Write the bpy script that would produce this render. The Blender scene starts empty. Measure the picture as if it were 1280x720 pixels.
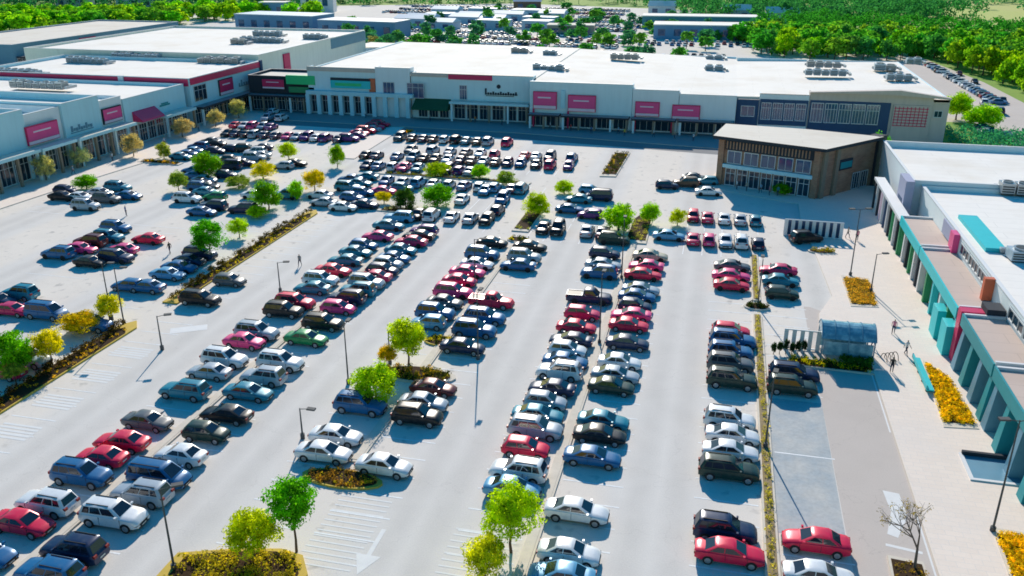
import bpy, math, random
from mathutils import Vector, Matrix
random.seed(7)
R_=math.radians
scn=bpy.context.scene
COL=scn.collection
# ---------------------------------------------------------------- helpers
class MB:
    def __init__(s): s.v=[]; s.f=[]; s.m=[]
    def face(s,pts,mi=0):
        n=len(s.v); s.v.extend([tuple(p) for p in pts]); s.f.append(tuple(range(n,n+len(pts)))); s.m.append(mi)
    def hexa(s,p,mi=0,skip=()):
        # p: 4 bottom (ccw from above) + 4 top
        n=len(s.v); s.v.extend([tuple(q) for q in p])
        fs=[(0,3,2,1),(4,5,6,7),(0,1,5,4),(1,2,6,5),(2,3,7,6),(3,0,4,7)]
        for k,f in enumerate(fs):
            if k in skip: continue
            s.f.append(tuple(n+i for i in f)); s.m.append(mi)
    def box(s,x0,x1,y0,y1,z0,z1,mi=0,skip=()):
        s.hexa([(x0,y0,z0),(x1,y0,z0),(x1,y1,z0),(x0,y1,z0),(x0,y0,z1),(x1,y0,z1),(x1,y1,z1),(x0,y1,z1)],mi,skip)
    def prism(s,pts,z0,z1,mi=0,mtop=None,bottom=False):
        n=len(s.v); k=len(pts)
        s.v.extend([(x,y,z0) for x,y in pts]); s.v.extend([(x,y,z1) for x,y in pts])
        for i in range(k):
            j=(i+1)%k; s.f.append((n+i,n+j,n+k+j,n+k+i)); s.m.append(mi)
        s.f.append(tuple(range(n+k,n+2*k))); s.m.append(mi if mtop is None else mtop)
        if bottom: s.f.append(tuple(range(n+k-1,n-1,-1))); s.m.append(mi)
    def tube(s,p0,p1,r0,r1,n=8,mi=0,caps=True):
        p0=Vector(p0); p1=Vector(p1); d=(p1-p0).normalized()
        a=d.orthogonal().normalized(); b=d.cross(a)
        k=len(s.v)
        for p,r in ((p0,r0),(p1,r1)):
            for i in range(n):
                t=2*math.pi*i/n; q=p+a*(r*math.cos(t))+b*(r*math.sin(t)); s.v.append(tuple(q))
        for i in range(n):
            j=(i+1)%n; s.f.append((k+i,k+j,k+n+j,k+n+i)); s.m.append(mi)
        if caps:
            s.f.append(tuple(range(k+n-1,k-1,-1))); s.m.append(mi)
            s.f.append(tuple(range(k+n,k+2*n))); s.m.append(mi)
    def mesh(s,name,mats,smooth=False,angle=35,off=None):
        me=bpy.data.meshes.new(name)
        v=s.v if off is None else [(x-off[0],y-off[1],z-off[2]) for x,y,z in s.v]
        me.from_pydata(v,[],s.f)
        for m in mats: me.materials.append(m)
        if len(mats)>1: me.polygons.foreach_set('material_index',s.m)
        if smooth:
            me.polygons.foreach_set('use_smooth',[True]*len(s.f))
            if angle: me.set_sharp_from_angle(angle=R_(angle))
        me.update(); return me
    def build(s,name,mats,parent=None,smooth=False,angle=35,loc=None):
        """world coordinates in; object origin at its parent / loc"""
        if not isinstance(mats,(list,tuple)): mats=[mats]
        off=None
        if parent is not None: off=wloc(parent)
        elif loc is not None: off=loc
        me=s.mesh(name,mats,smooth,angle,off)
        o=bpy.data.objects.new(name,me); COL.objects.link(o)
        if parent is not None: o.parent=parent
        elif loc is not None: o.location=loc
        return o
def wloc(o):
    l=Vector((0,0,0))
    while o is not None: l=l+o.location; o=o.parent
    return l
def obj(name,me,parent=None,loc=(0,0,0),rz=0,sc=None):
    o=bpy.data.objects.new(name,me); COL.objects.link(o); o.location=loc; o.rotation_euler=(0,0,rz)
    if sc: o.scale=sc
    if parent is not None: o.parent=parent
    return o
def tag(o,label,cat,group=None):
    o['label']=label; o['category']=cat
    if group: o['group']=group
    return o
def thing(name,label,cat,loc=(0,0,0),rz=0,group=None):
    o=bpy.data.objects.new(name,None); COL.objects.link(o); o.location=loc; o.rotation_euler=(0,0,rz); o.empty_display_size=.3
    return tag(o,label,cat,group)
def struct(name,mb,mats,**k):
    o=mb.build(name,mats,**k); o['kind']='structure'; return o
def copy_tree(o,parent=None):
    c=o.copy(); COL.objects.link(c)
    if parent is not None: c.parent=parent
    for ch in list(o.children): copy_tree(ch,c)
    return c
class FR:
    """facade frame: s along the facade, n outwards, z up"""
    def __init__(s,O,D,N): s.O=Vector((O[0],O[1],0)); s.D=Vector((D[0],D[1],0)).normalized(); s.N=Vector((N[0],N[1],0)).normalized()
    def P(s,a,n,z): q=s.O+s.D*a+s.N*n; return (q.x,q.y,z)
    def box(s,mb,a0,a1,n0,n1,z0,z1,mi=0):
        p=[s.P(a0,n1,z0),s.P(a1,n1,z0),s.P(a1,n0,z0),s.P(a0,n0,z0),s.P(a0,n1,z1),s.P(a1,n1,z1),s.P(a1,n0,z1),s.P(a0,n0,z1)]
        if s.D.cross(-s.N).z<0: p=[p[i] for i in (1,0,3,2,5,4,7,6)]
        mb.hexa(p,mi)
ORD="first second third fourth fifth sixth seventh eighth ninth tenth eleventh twelfth thirteenth fourteenth fifteenth sixteenth seventeenth eighteenth nineteenth twentieth twenty-first twenty-second twenty-third twenty-fourth twenty-fifth twenty-sixth twenty-seventh twenty-eighth".split()
# ---------------------------------------------------------------- materials
def newmat(name):
    m=bpy.data.materials.new(name); m.use_nodes=True; nt=m.node_tree
    return m,nt,nt.nodes['Principled BSDF']
def N(nt,t,**k):
    n=nt.nodes.new(t)
    for a,b in k.items():
        if a in n.inputs.keys(): n.inputs[a].default_value=b
        else: setattr(n,a,b)
    return n
def rgba(c): return (c[0],c[1],c[2],1)
def coords(nt,kind='obj'):
    if kind=='obj': return N(nt,'ShaderNodeTexCoord').outputs['Object']
    return N(nt,'ShaderNodeNewGeometry').outputs['Position']
def mix(nt,fac,a,b,blend='MIX'):
    m=N(nt,'ShaderNodeMix',data_type='RGBA',blend_type=blend)
    for sock,val in ((m.inputs[0],fac),(m.inputs[6],a),(m.inputs[7],b)):
        if hasattr(val,'is_linked') or isinstance(val,bpy.types.NodeSocket): nt.links.new(val,sock)
        else: sock.default_value=val if not isinstance(val,tuple) else rgba(val)
    return m.outputs[2]
def noise(nt,vec,scale,detail=4,rough=.55):
    n=N(nt,'ShaderNodeTexNoise'); n.inputs['Scale'].default_value=scale; n.inputs['Detail'].default_value=detail; n.inputs['Roughness'].default_value=rough
    nt.links.new(vec,n.inputs['Vector']); return n.outputs['Fac']
def ramp(nt,fac,stops):
    r=N(nt,'ShaderNodeValToRGB'); e=r.color_ramp.elements
    while len(e)<len(stops): e.new(.5)
    for i,(p,c) in enumerate(stops):
        e[i].position=p; e[i].color=rgba(c) if isinstance(c,tuple) else (c,c,c,1)
    nt.links.new(fac,r.inputs['Fac']); return r.outputs['Color']
def bump(nt,bsdf,h,strength=.3,dist=.02):
    b=N(nt,'ShaderNodeBump'); b.inputs['Strength'].default_value=strength; b.inputs['Distance'].default_value=dist
    nt.links.new(h,b.inputs['Height']); nt.links.new(b.outputs['Normal'],bsdf.inputs['Normal'])
def plain(name,c,rough=.6,metal=0,var=.12,scale=3.,spec=.5,world=False):
    m,nt,b=newmat(name); v=coords(nt,'pos' if world else 'obj')
    f=noise(nt,v,scale); f2=noise(nt,v,scale*9,2)
    a=mix(nt,f,tuple(x*(1-var) for x in c),tuple(min(1,x*(1+var)) for x in c))
    a=mix(nt,.25,a,mix(nt,f2,tuple(x*(1-var*1.5) for x in c),tuple(min(1,x*(1+var*1.5)) for x in c)))
    nt.links.new(a,b.inputs['Base Color']); b.inputs['Roughness'].default_value=rough; b.inputs['Metallic'].default_value=metal
    b.inputs['Specular IOR Level'].default_value=spec
    return m
def wallmat(name,c,stain=.25,rough=.8):
    """render or panel wall with rain streaks and faint panel joints"""
    m,nt,b=newmat(name); v=coords(nt,'pos')
    mp=N(nt,'ShaderNodeMapping'); mp.inputs['Scale'].default_value=(1.3,1.3,.12); nt.links.new(v,mp.inputs['Vector'])
    st=ramp(nt,noise(nt,mp.outputs['Vector'],1.,5),[(.42,0.),(.75,1.)])
    big=noise(nt,v,.25,3)
    a=mix(nt,big,tuple(x*.93 for x in c),tuple(min(1,x*1.05) for x in c))
    sm=N(nt,'ShaderNodeMath',operation='MULTIPLY'); nt.links.new(st,sm.inputs[0]); sm.inputs[1].default_value=stain
    a=mix(nt,sm.outputs[0],a,tuple(x*.6 for x in c))
    nt.links.new(a,b.inputs['Base Color']); b.inputs['Roughness'].default_value=rough
    b.inputs['Specular IOR Level'].default_value=.25
    bump(nt,b,noise(nt,v,14.,3),.15,.02)
    return m
def roofmat(name,c):
    """white membrane: seams, ponding stains and dust"""
    m,nt,b=newmat(name); v=coords(nt,'pos')
    br=N(nt,'ShaderNodeTexBrick'); br.inputs['Scale'].default_value=1; br.inputs['Brick Width'].default_value=14; br.inputs['Row Height'].default_value=2.2
    br.inputs['Mortar Size'].default_value=.05; br.inputs['Color1'].default_value=rgba(c); br.inputs['Color2'].default_value=rgba(tuple(x*.975 for x in c)); br.inputs['Mortar'].default_value=rgba(tuple(x*.86 for x in c))
    nt.links.new(v,br.inputs['Vector'])
    st=ramp(nt,noise(nt,v,.09,6,.6),[(.48,0.),(.72,1.)])
    sm=N(nt,'ShaderNodeMath',operation='MULTIPLY'); nt.links.new(st,sm.inputs[0]); sm.inputs[1].default_value=.5
    a=mix(nt,sm.outputs[0],br.outputs['Color'],tuple(x*y for x,y in zip(c,(.78,.72,.64))))
    st2=ramp(nt,noise(nt,v,.6,5),[(.55,0.),(.8,1.)])
    sm2=N(nt,'ShaderNodeMath',operation='MULTIPLY'); nt.links.new(st2,sm2.inputs[0]); sm2.inputs[1].default_value=.18
    a=mix(nt,sm2.outputs[0],a,tuple(x*.7 for x in c))
    nt.links.new(a,b.inputs['Base Color']); b.inputs['Roughness'].default_value=.85; b.inputs['Specular IOR Level'].default_value=.2
    return m
def groundmat(name,c,c2,big=.03,mid=.5,fine=9.,stain=.35,cracks=True,fineamt=.35,lanes=False):
    m,nt,b=newmat(name); v=coords(nt,'pos')
    a=mix(nt,ramp(nt,noise(nt,v,big,4),[(.35,0.),(.65,1.)]),c,c2)
    n2=noise(nt,v,mid,6,.6)
    a=mix(nt,ramp(nt,n2,[(.45,0.),(.8,stain)]),a,tuple(x*.72 for x in c))
    if lanes:
        sx=N(nt,'ShaderNodeSeparateXYZ'); nt.links.new(v,sx.inputs[0])
        def mth(op,a,b=None):
            m_=N(nt,'ShaderNodeMath',operation=op)
            for i,q in enumerate((a,b)):
                if q is None: continue
                if isinstance(q,(int,float)): m_.inputs[i].default_value=q
                else: nt.links.new(q,m_.inputs[i])
            return m_.outputs[0]
        fr=mth('FRACT',mth('DIVIDE',mth('ADD',sx.outputs['X'],2.15+8.5+170),17.))
        dd=mth('ABSOLUTE',mth('SUBTRACT',mth('ABSOLUTE',mth('SUBTRACT',fr,.5)),.085))
        tr=ramp(nt,dd,[(.02,1.),(.085,0.)])
        tn=mth('MULTIPLY',tr,mth('MULTIPLY',noise(nt,v,.35,5),.6)); a=mix(nt,tn,a,tuple(x*.62 for x in c))
        mpx=N(nt,'ShaderNodeMapping'); mpx.inputs['Scale'].default_value=(1.,.9,1.); nt.links.new(v,mpx.inputs['Vector'])
        oil=ramp(nt,noise(nt,mpx.outputs['Vector'],.8,2,.4),[(.62,0.),(.74,.75)]); bay=ramp(nt,mth('ABSOLUTE',mth('SUBTRACT',fr,.5)),[(.2,0.),(.3,1.)])
        a=mix(nt,1.,a,mix(nt,bay,(.945,.965,.99),(1.045,1.02,.985)),'MULTIPLY')
        a=mix(nt,mth('MULTIPLY',oil,bay),a,tuple(x*.5 for x in c))
    n3=noise(nt,v,fine,3,.7)
    a=mix(nt,fineamt,a,ramp(nt,n3,[(.3,tuple(x*.72 for x in c)),(.7,tuple(min(1,x*1.18) for x in c))]))
    if cracks:
        vo=N(nt,'ShaderNodeTexVoronoi',feature='DISTANCE_TO_EDGE'); vo.inputs['Scale'].default_value=.11
        w=N(nt,'ShaderNodeVectorMath',operation='ADD'); nn=N(nt,'ShaderNodeTexNoise'); nn.inputs['Scale'].default_value=.5; nn.inputs['Detail'].default_value=5
        nt.links.new(v,nn.inputs['Vector']); sc=N(nt,'ShaderNodeVectorMath',operation='SCALE'); sc.inputs['Scale'].default_value=5.; nt.links.new(nn.outputs['Color'],sc.inputs[0])
        nt.links.new(v,w.inputs[0]); nt.links.new(sc.outputs[0],w.inputs[1]); nt.links.new(w.outputs[0],vo.inputs['Vector'])
        cr=ramp(nt,vo.outputs['Distance'],[(.0,.28),(.005,.0)])
        a=mix(nt,cr,a,tuple(x*.55 for x in c))
    nt.links.new(a,b.inputs['Base Color']); b.inputs['Roughness'].default_value=.9; b.inputs['Specular IOR Level'].default_value=.15
    bump(nt,b,n3,.25,.01)
    return m
def glassmat(name,c,rough=.06,spec=.6):
    m,nt,b=newmat(name); v=coords(nt)
    a=mix(nt,noise(nt,v,1.2,3),tuple(x*.6 for x in c),tuple(x*1.5 for x in c))
    nt.links.new(a,b.inputs['Base Color']); b.inputs['Roughness'].default_value=rough; b.inputs['Specular IOR Level'].default_value=spec
    return m
def leafmat(name,transl=.45,c=None):
    """leaf colour from the object's own colour, varied leaf clump by leaf clump"""
    m=bpy.data.materials.new(name); m.use_nodes=True; nt=m.node_tree; nt.nodes.clear()
    out=N(nt,'ShaderNodeOutputMaterial')
    oi=N(nt,'ShaderNodeObjectInfo'); v=N(nt,'ShaderNodeTexCoord').outputs['Object']
    base=oi.outputs['Color']
    if c: 
        rgb=N(nt,'ShaderNodeRGB'); rgb.outputs[0].default_value=rgba(c); base=rgb.outputs[0]
    f=noise(nt,v,3.,3,.6)
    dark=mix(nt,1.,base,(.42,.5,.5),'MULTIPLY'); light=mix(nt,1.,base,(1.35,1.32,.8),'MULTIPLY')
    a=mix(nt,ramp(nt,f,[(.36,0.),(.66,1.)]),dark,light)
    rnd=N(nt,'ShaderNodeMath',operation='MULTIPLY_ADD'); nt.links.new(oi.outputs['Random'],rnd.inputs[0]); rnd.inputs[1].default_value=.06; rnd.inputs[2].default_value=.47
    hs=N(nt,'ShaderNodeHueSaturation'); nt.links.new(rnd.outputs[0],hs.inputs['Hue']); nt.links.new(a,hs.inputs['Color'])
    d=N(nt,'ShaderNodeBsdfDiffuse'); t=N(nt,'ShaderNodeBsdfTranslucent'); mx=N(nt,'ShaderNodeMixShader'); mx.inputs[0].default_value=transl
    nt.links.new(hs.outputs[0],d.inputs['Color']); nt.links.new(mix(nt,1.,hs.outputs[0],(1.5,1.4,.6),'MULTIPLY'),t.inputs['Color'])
    nt.links.new(d.outputs[0],mx.inputs[1]); nt.links.new(t.outputs[0],mx.inputs[2]); nt.links.new(mx.outputs[0],out.inputs['Surface'])
    return m
def paintmat():
    m,nt,b=newmat('car_paint'); oi=N(nt,'ShaderNodeObjectInfo'); v=coords(nt)
    dirt=ramp(nt,noise(nt,v,2.2,5),[(.5,0.),(.85,.22)])
    a=mix(nt,dirt,oi.outputs['Color'],(.25,.23,.2))
    nt.links.new(a,b.inputs['Base Color']); b.inputs['Metallic'].default_value=.1; b.inputs['Roughness'].default_value=.34
    b.inputs['Specular IOR Level'].default_value=.35; b.inputs['Coat Weight'].default_value=.18; b.inputs['Coat Roughness'].default_value=.24
    return m
M={}
M['paint']=paintmat()
M['car_glass']=glassmat('car_glass',(.012,.02,.035),.05,.7)
M['tyre']=plain('tyre_rubber',(.015,.015,.016),.85)
M['rim']=plain('alloy_rim',(.34,.35,.37),.5,.5)
M['lamp_lens']=plain('headlight_lens',(.62,.68,.72),.45)
M['tail_lens']=plain('tail_light_lens',(.30,.012,.012),.5)
M['black_trim']=plain('black_trim',(.012,.012,.014),.55)
M['plate']=plain('number_plate',(.7,.7,.65),.5)
ASC=(.50,.49,.48)
M['asphalt']=groundmat('asphalt',(.80,.735,.665),(.855,.79,.72),.03,.22,9.,.32,True,.28,True)
M['road']=groundmat('road_asphalt',(.63,.55,.49),(.68,.595,.535),.05,.3,9.,.25,True,.22)
M['far_ground']=groundmat('far_ground',(.74,.68,.62),(.80,.74,.68),.02,.2,2.,.5,False)
M['patch']=groundmat('asphalt_patch',(.65,.60,.55),(.70,.645,.59),.2,.6,9.,.3,False,.3)
M['shadow_ground']=groundmat('shadow_asphalt',(.26,.26,.265),(.32,.315,.31),.1,.4,9.,.3)  # asphalt darkened for the painted mall shadow
M['shadow_paving']=groundmat('shadow_paving',(.34,.34,.34),(.40,.39,.38),.1,.6,6.,.3,False)  # paving tone lowered so the mall's shade reads deeper
M['worn']=groundmat('worn_concrete',(.60,.59,.56),(.36,.43,.48),.42,1.0,3.,.7,False,.35)
M['grass']=groundmat('meadow_grass',(.20,.36,.06),(.34,.44,.09),.012,.1,1.5,.5,False)
M['field']=groundmat('crop_field',(.52,.58,.16),(.62,.56,.24),.012,.12,1.2,.3,False)
M['soil_field']=groundmat('bare_field',(.66,.44,.26),(.6,.46,.24),.03,.2,1.2,.3,False)
def paver():
    m,nt,b=newmat('paving'); v=coords(nt,'pos')
    br=N(nt,'ShaderNodeTexBrick'); br.inputs['Scale'].default_value=1; br.inputs['Brick Width'].default_value=1.2; br.inputs['Row Height'].default_value=.6
    br.inputs['Mortar Size'].default_value=.018; br.inputs['Color1'].default_value=(.95,.80,.68,1); br.inputs['Color2'].default_value=(.90,.755,.64,1); br.inputs['Mortar'].default_value=(.76,.68,.62,1)
    nt.links.new(v,br.inputs['Vector'])
    a=mix(nt,ramp(nt,noise(nt,v,.18,5),[(.45,0.),(.75,.5)]),br.outputs['Color'],(.80,.72,.66))
    a=mix(nt,.2,a,ramp(nt,noise(nt,v,6.,3),[(.3,(.78,.70,.63)),(.7,(.97,.90,.83))]))
    nt.links.new(a,b.inputs['Base Color']); b.inputs['Roughness'].default_value=.85; b.inputs['Specular IOR Level'].default_value=.2
    bump(nt,b,br.outputs['Fac'],-.2,.01)
    return m
M['paving']=paver()
def linemat(c=(.98,.98,.97),wear=.86):
    m,nt,b=newmat('road_paint'); v=coords(nt,'pos')
    w=ramp(nt,noise(nt,v,1.5,6,.7),[(.42,.12),(.64,wear)])
    a=mix(nt,w,c,(.80,.785,.765)); nt.links.new(a,b.inputs['Base Color']); b.inputs['Roughness'].default_value=.8; b.inputs['Specular IOR Level'].default_value=.2
    return m
M['line']=linemat(); M['faded']=linemat((.86,.84,.81),.95)
M['kerb']=plain('kerb_concrete',(.74,.66,.55),.85,0,.2,1.5,.2,True)
M['kerb_yellow']=plain('kerb_yellow_paint',(.66,.46,.08),.8,0,.25,1.5,.2,True)
M['soil']=plain('mulch',(.06,.035,.018),.95,0,.5,5.,.1,True)
M['dry']=plain('dry_soil',(.34,.26,.15),.95,0,.4,4.,.1,True)
M['stone']=plain('stone_wall',(.30,.24,.18),.9,0,.35,3.,.2,True)
M['white_wall']=wallmat('white_render',(.86,.93,.96),.12)
M['grey_wall']=wallmat('pale_grey_render',(.74,.91,.96),.16)
M['blue_wall']=wallmat('pale_blue_render',(.54,.84,.93),.16)
M['cream_wall']=wallmat('cream_render',(.90,.90,.78),.2)
M['tan_fascia']=wallmat('tan_fascia',(.66,.57,.52),.25)
M['dark_wall']=wallmat('charcoal_cladding',(.04,.05,.065),.3)
M['navy_wall']=wallmat('navy_cladding',(.05,.10,.2),.3)
M['cap_grey']=plain('parapet_cap',(.30,.29,.30),.6,0,.15,2.,.4,True)
M['cap_white']=plain('white_parapet_cap',(.8,.8,.8),.6,0,.06,2.,.4,True)
M['crimson']=plain('crimson_panel',(.70,.03,.13),.45,0,.12,.8,.4,True)
M['pink']=plain('pink_sign_face',(.95,.09,.30),.4,0,.10,.8,.4,True)
M['pale_pink']=plain('pale_sign_band',(.95,.70,.80),.45,0,.08,.8,.4,True)
M['green_sign']=plain('green_sign_face',(.02,.62,.22),.4,0,.1,.8,.4,True)
M['green_dark']=plain('dark_green_canvas',(.015,.10,.05),.8,0,.3,2.,.3,True)
M['teal']=plain('teal_cladding',(.015,.60,.64),.45,0,.12,.8,.4,True)
M['teal_dark']=plain('deep_teal_cladding',(.015,.30,.34),.5,0,.15,.8,.4,True)
M['steel_blue']=plain('steel_blue_cladding',(.14,.32,.44),.45,.1,.15,.8,.4,True)
M['orange']=plain('orange_panel',(.72,.16,.07),.5,0,.1,.8,.4,True)
M['green_panel']=plain('green_panel',(.03,.30,.12),.5,0,.15,.8,.4,True)
M['lavender']=wallmat('lavender_shade',(.42,.44,.60),.15)
M['roof']=roofmat('white_membrane_roof',(1.,.93,.845))
M['roof_white']=roofmat('bright_membrane_roof',(1.,.935,.86))
M['canopy_top']=roofmat('tan_canopy_roof',(.66,.53,.46))
M['roof_cream']=roofmat('cream_roof',(.84,.76,.66))
M['shop_glass']=glassmat('shop_glass',(.012,.035,.06),.08,.6)
M['blue_glass']=glassmat('blue_glass',(.03,.10,.20),.08,.7)
M['frame']=plain('window_frame',(.62,.68,.72),.5,.2,.1,2.,.5,True)
M['white_metal']=plain('white_metal',(.8,.81,.82),.45,.1,.05,2.,.5)
M['metal']=plain('galvanised_metal',(.42,.45,.48),.4,.6,.2,3.)
M['unit_blue']=plain('unit_casing',(.42,.52,.60),.5,.3,.25,2.)
M['dark_metal']=plain('dark_metal',(.05,.055,.06),.5,.4,.2,3.)
M['pole']=plain('lamp_pole',(.10,.105,.11),.75,.1,.15,3.,.3)
M['bark']=plain('bark',(.12,.08,.05),.95,0,.4,6.)
M['bark_grey']=plain('grey_bark',(.16,.13,.11),.95,0,.4,6.)
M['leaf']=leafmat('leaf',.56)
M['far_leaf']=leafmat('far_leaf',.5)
def brickmat():
    m,nt,b=newmat('brown_brick'); v=coords(nt,'pos')
    mp=N(nt,'ShaderNodeMapping'); mp.inputs['Rotation'].default_value=(R_(90),0,0); nt.links.new(v,mp.inputs['Vector'])
    br=N(nt,'ShaderNodeTexBrick'); br.inputs['Scale'].default_value=1; br.inputs['Brick Width'].default_value=.5; br.inputs['Row Height'].default_value=.2; br.inputs['Mortar Size'].default_value=.015
    br.inputs['Color1'].default_value=(.44,.22,.13,1); br.inputs['Color2'].default_value=(.32,.15,.09,1); br.inputs['Mortar'].default_value=(.35,.29,.24,1)
    nt.links.new(mp.outputs[0],br.inputs['Vector'])
    a=mix(nt,ramp(nt,noise(nt,v,.5,5),[(.4,0.),(.75,.55)]),br.outputs['Color'],(.50,.35,.24))
    nt.links.new(a,b.inputs['Base Color']); b.inputs['Roughness'].default_value=.9
    return m
M['brick']=brickmat()
M['skin']=plain('skin',(.5,.3,.2),.6)
def objcol(name,rough=.8):
    m,nt,b=newmat(name); oi=N(nt,'ShaderNodeObjectInfo'); v=coords(nt)
    a=mix(nt,noise(nt,v,6.,3),mix(nt,1.,oi.outputs['Color'],(.75,.75,.75),'MULTIPLY'),oi.outputs['Color']); nt.links.new(a,b.inputs['Base Color']); b.inputs['Roughness'].default_value=rough
    return m
M['cloth']=objcol('cloth')
M['trousers']=plain('trouser_cloth',(.03,.04,.08),.85)
M['hair']=plain('hair',(.02,.014,.01),.7)
M['objwall']=objcol('painted_wall',.85)
M['lampglow']=plain('lamp_lens',(.7,.72,.7),.3)
# ---------------------------------------------------------------- camera, light
cam=bpy.data.cameras.new('camera'); camo=bpy.data.objects.new('camera',cam); COL.objects.link(camo)
cam.sensor_width=36; cam.lens=36*1080/1280; cam.clip_end=9000; cam.clip_start=.5
camo.location=(0,0,40); camo.rotation_euler=(R_(90-21.70988),0,R_(13.5)); scn.camera=camo
SUN_EL=28.5; SX,SY=-.25,.968
w=bpy.data.worlds.new('World'); scn.world=w; w.use_nodes=True; nt=w.node_tree
sky=nt.nodes.new('ShaderNodeTexSky'); sky.sky_type='NISHITA'; sky.sun_disc=False; sky.sun_elevation=R_(SUN_EL); sky.sun_rotation=math.atan2(SX,SY)
sky.air_density=1.6; sky.dust_density=.4; sky.ozone_density=3.
bg=nt.nodes['Background']; hs=nt.nodes.new('ShaderNodeHueSaturation'); hs.inputs['Saturation'].default_value=2.0; nt.links.new(sky.outputs['Color'],hs.inputs['Color']); nt.links.new(hs.outputs['Color'],bg.inputs['Color']); bg.inputs['Strength'].default_value=.108
sl=bpy.data.lights.new('sun','SUN'); sl.energy=5; sl.angle=R_(.5); sl.color=(1.,.915,.80)
so=bpy.data.objects.new('sun',sl); COL.objects.link(so)
d=Vector((math.cos(R_(SUN_EL))*SX,math.cos(R_(SUN_EL))*SY,math.sin(R_(SUN_EL))))
so.rotation_euler=(-d).to_track_quat('-Z','Y').to_euler(); so.location=(0,300,200)
scn.view_settings.view_transform='Standard'; scn.view_settings.look='None'; scn.view_settings.exposure=0; scn.view_settings.gamma=1
scn.render.engine='CYCLES'; scn.cycles.max_bounces=5; scn.cycles.diffuse_bounces=2; scn.cycles.glossy_bounces=2; scn.cycles.transparent_max_bounces=4
scn.cycles.sample_clamp_indirect=4; scn.cycles.use_denoising=True
scn.cycles.pixel_filter_type='BLACKMAN_HARRIS'; scn.cycles.filter_width=1.7
# ---------------------------------------------------------------- ground sheets (each 4 mm above the one below)
def sheet(name,pts,z,mat):
    mb=MB(); mb.face([(x,y,z) for x,y in pts]); return struct(name,mb,M[mat])
sheet('terrain',[(-5000,-600),(5000,-600),(5000,7000),(-5000,7000)],-.03,'grass')
sheet('town_ground',[(-420,205),(62,205),(66,330),(2,420),(-20,600),(-150,640),(-330,560),(-330,330),(-420,300)],-.016,'far_ground')
sheet('parking_lot',[(-135,5),(26,5),(26,262),(-240,262),(-240,100),(-135,100)],-.004,'asphalt')
sheet('perimeter_road',[(50,90),(58,90),(66,200),(80,250),(79,300),(73,356),(66,420),(46,420),(46,352),(46,300),(46,250),(46,205)],-.001,'road')
sheet('access_lane',[(11.6,10),(17.6,10),(17.6,84),(15.8,97),(12.4,100),(11.6,100)],.001,'road')
sheet('worn_bay_paving',[(6.8,55.2),(11.5,55.2),(11.6,76.),(6.8,76.)],.0022,'worn')
sheet('crop_field',[(88,520),(300,470),(420,640),(140,760)],-.012,'field')
sheet('bare_field',[(60,430),(150,455),(140,512),(84,508)],-.010,'soil_field')
def slab(name,pts,z1,mat,mside='kerb',z0=-.05):
    mb=MB(); mb.prism(pts,z0,z1,1,0); return struct(name,mb,[M[mat],M[mside]])
slab('walkway',[(17.2,20),(30,20),(30,160),(14.2,160),(13.6,134),(14.6,118),(15.2,104),(13.2,98),(12.6,91),(17.2,84.5)],.12,'paving')
slab('left_pavement',[(-123,95),(-114.6,95),(-112.4,110),(-111,130),(-108.6,152),(-107.8,190),(-108,199),(-123,199)],.12,'paving')
sheet('mall_shadow_strip',[(-106,187.5),(-44,184.8),(4,178.6),(4,186),(-44,192),(-107.5,194)],.002,'shadow_ground')  # dark strip painted where the mall's cast shadow falls
slab('main_pavement',[(-107.5,192.5),(-44,190.5),(4,184),(4,200),(-44,204),(-107.5,204)],.12,'shadow_paving')  # real pavement, its colour darkened to deepen the mall's shadow
slab('middle_path',[(-75.6,158),(-70.4,158),(-71.6,190.4),(-77.4,190.4)],.12,'paving')
slab('restaurant_terrace',[(-2,152.6),(15.4,144.2),(13.9,146.5),(14.2,160),(28,161),(22,173),(2,173)],.10,'paving')
# ---------------------------------------------------------------- painted markings
mk=MB()
def stripe(x0,y0,x1,y1,w,z=.005):
    d=Vector((x1-x0,y1-y0)).normalized(); n=Vector((-d.y,d.x))*w/2
    mk.face([(x0+n.x,y0+n.y,z),(x0-n.x,y0-n.y,z),(x1-n.x,y1-n.y,z),(x1+n.x,y1+n.y,z)])
for x0 in (6.2,-10.5,-27.,-44.1):
    y=31.
    while y<113.5:
        stripe(x0-.75,y,x0-5.6,y,.15)
        if not (x0>6 and 54<y<75 and abs(y-66.)>1.4): stripe(x0+.75,y,x0+5.6,y,.15)
        y+=2.72
y=32.
while y<122:
    stripe(-60.6,y,-55.9,y,.13); 
    stripe(-64.6,y,-69.4,y,.13); y+=2.72
for xs,y0,y1 in (((-3.4,8.4),115.6,137.),((-26.,-14.),116.5,136.),((-46.,-32.),118.5,137.5),((-60.,-28.),137.5,145.5),((-68.,-26.),154.,169.),((-68,-44),172.,184.),((-108,-80),169,184.)):
    x=xs[0]; ym=(y0+y1)/2
    while x<xs[1]:
        stripe(x,y0,x,ym-.6,.12); stripe(x,ym+.6,x,y1,.12); x+=2.6
for xa,xb,y0,y1 in ((-86.6,-77.2,88,110),(-108,-94,112,128)):
    y=y0
    while y<y1: stripe(xa,y,xb,y,.12); y+=2.72
struct('road_markings',mk,M['line']); mk=MB()
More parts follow.
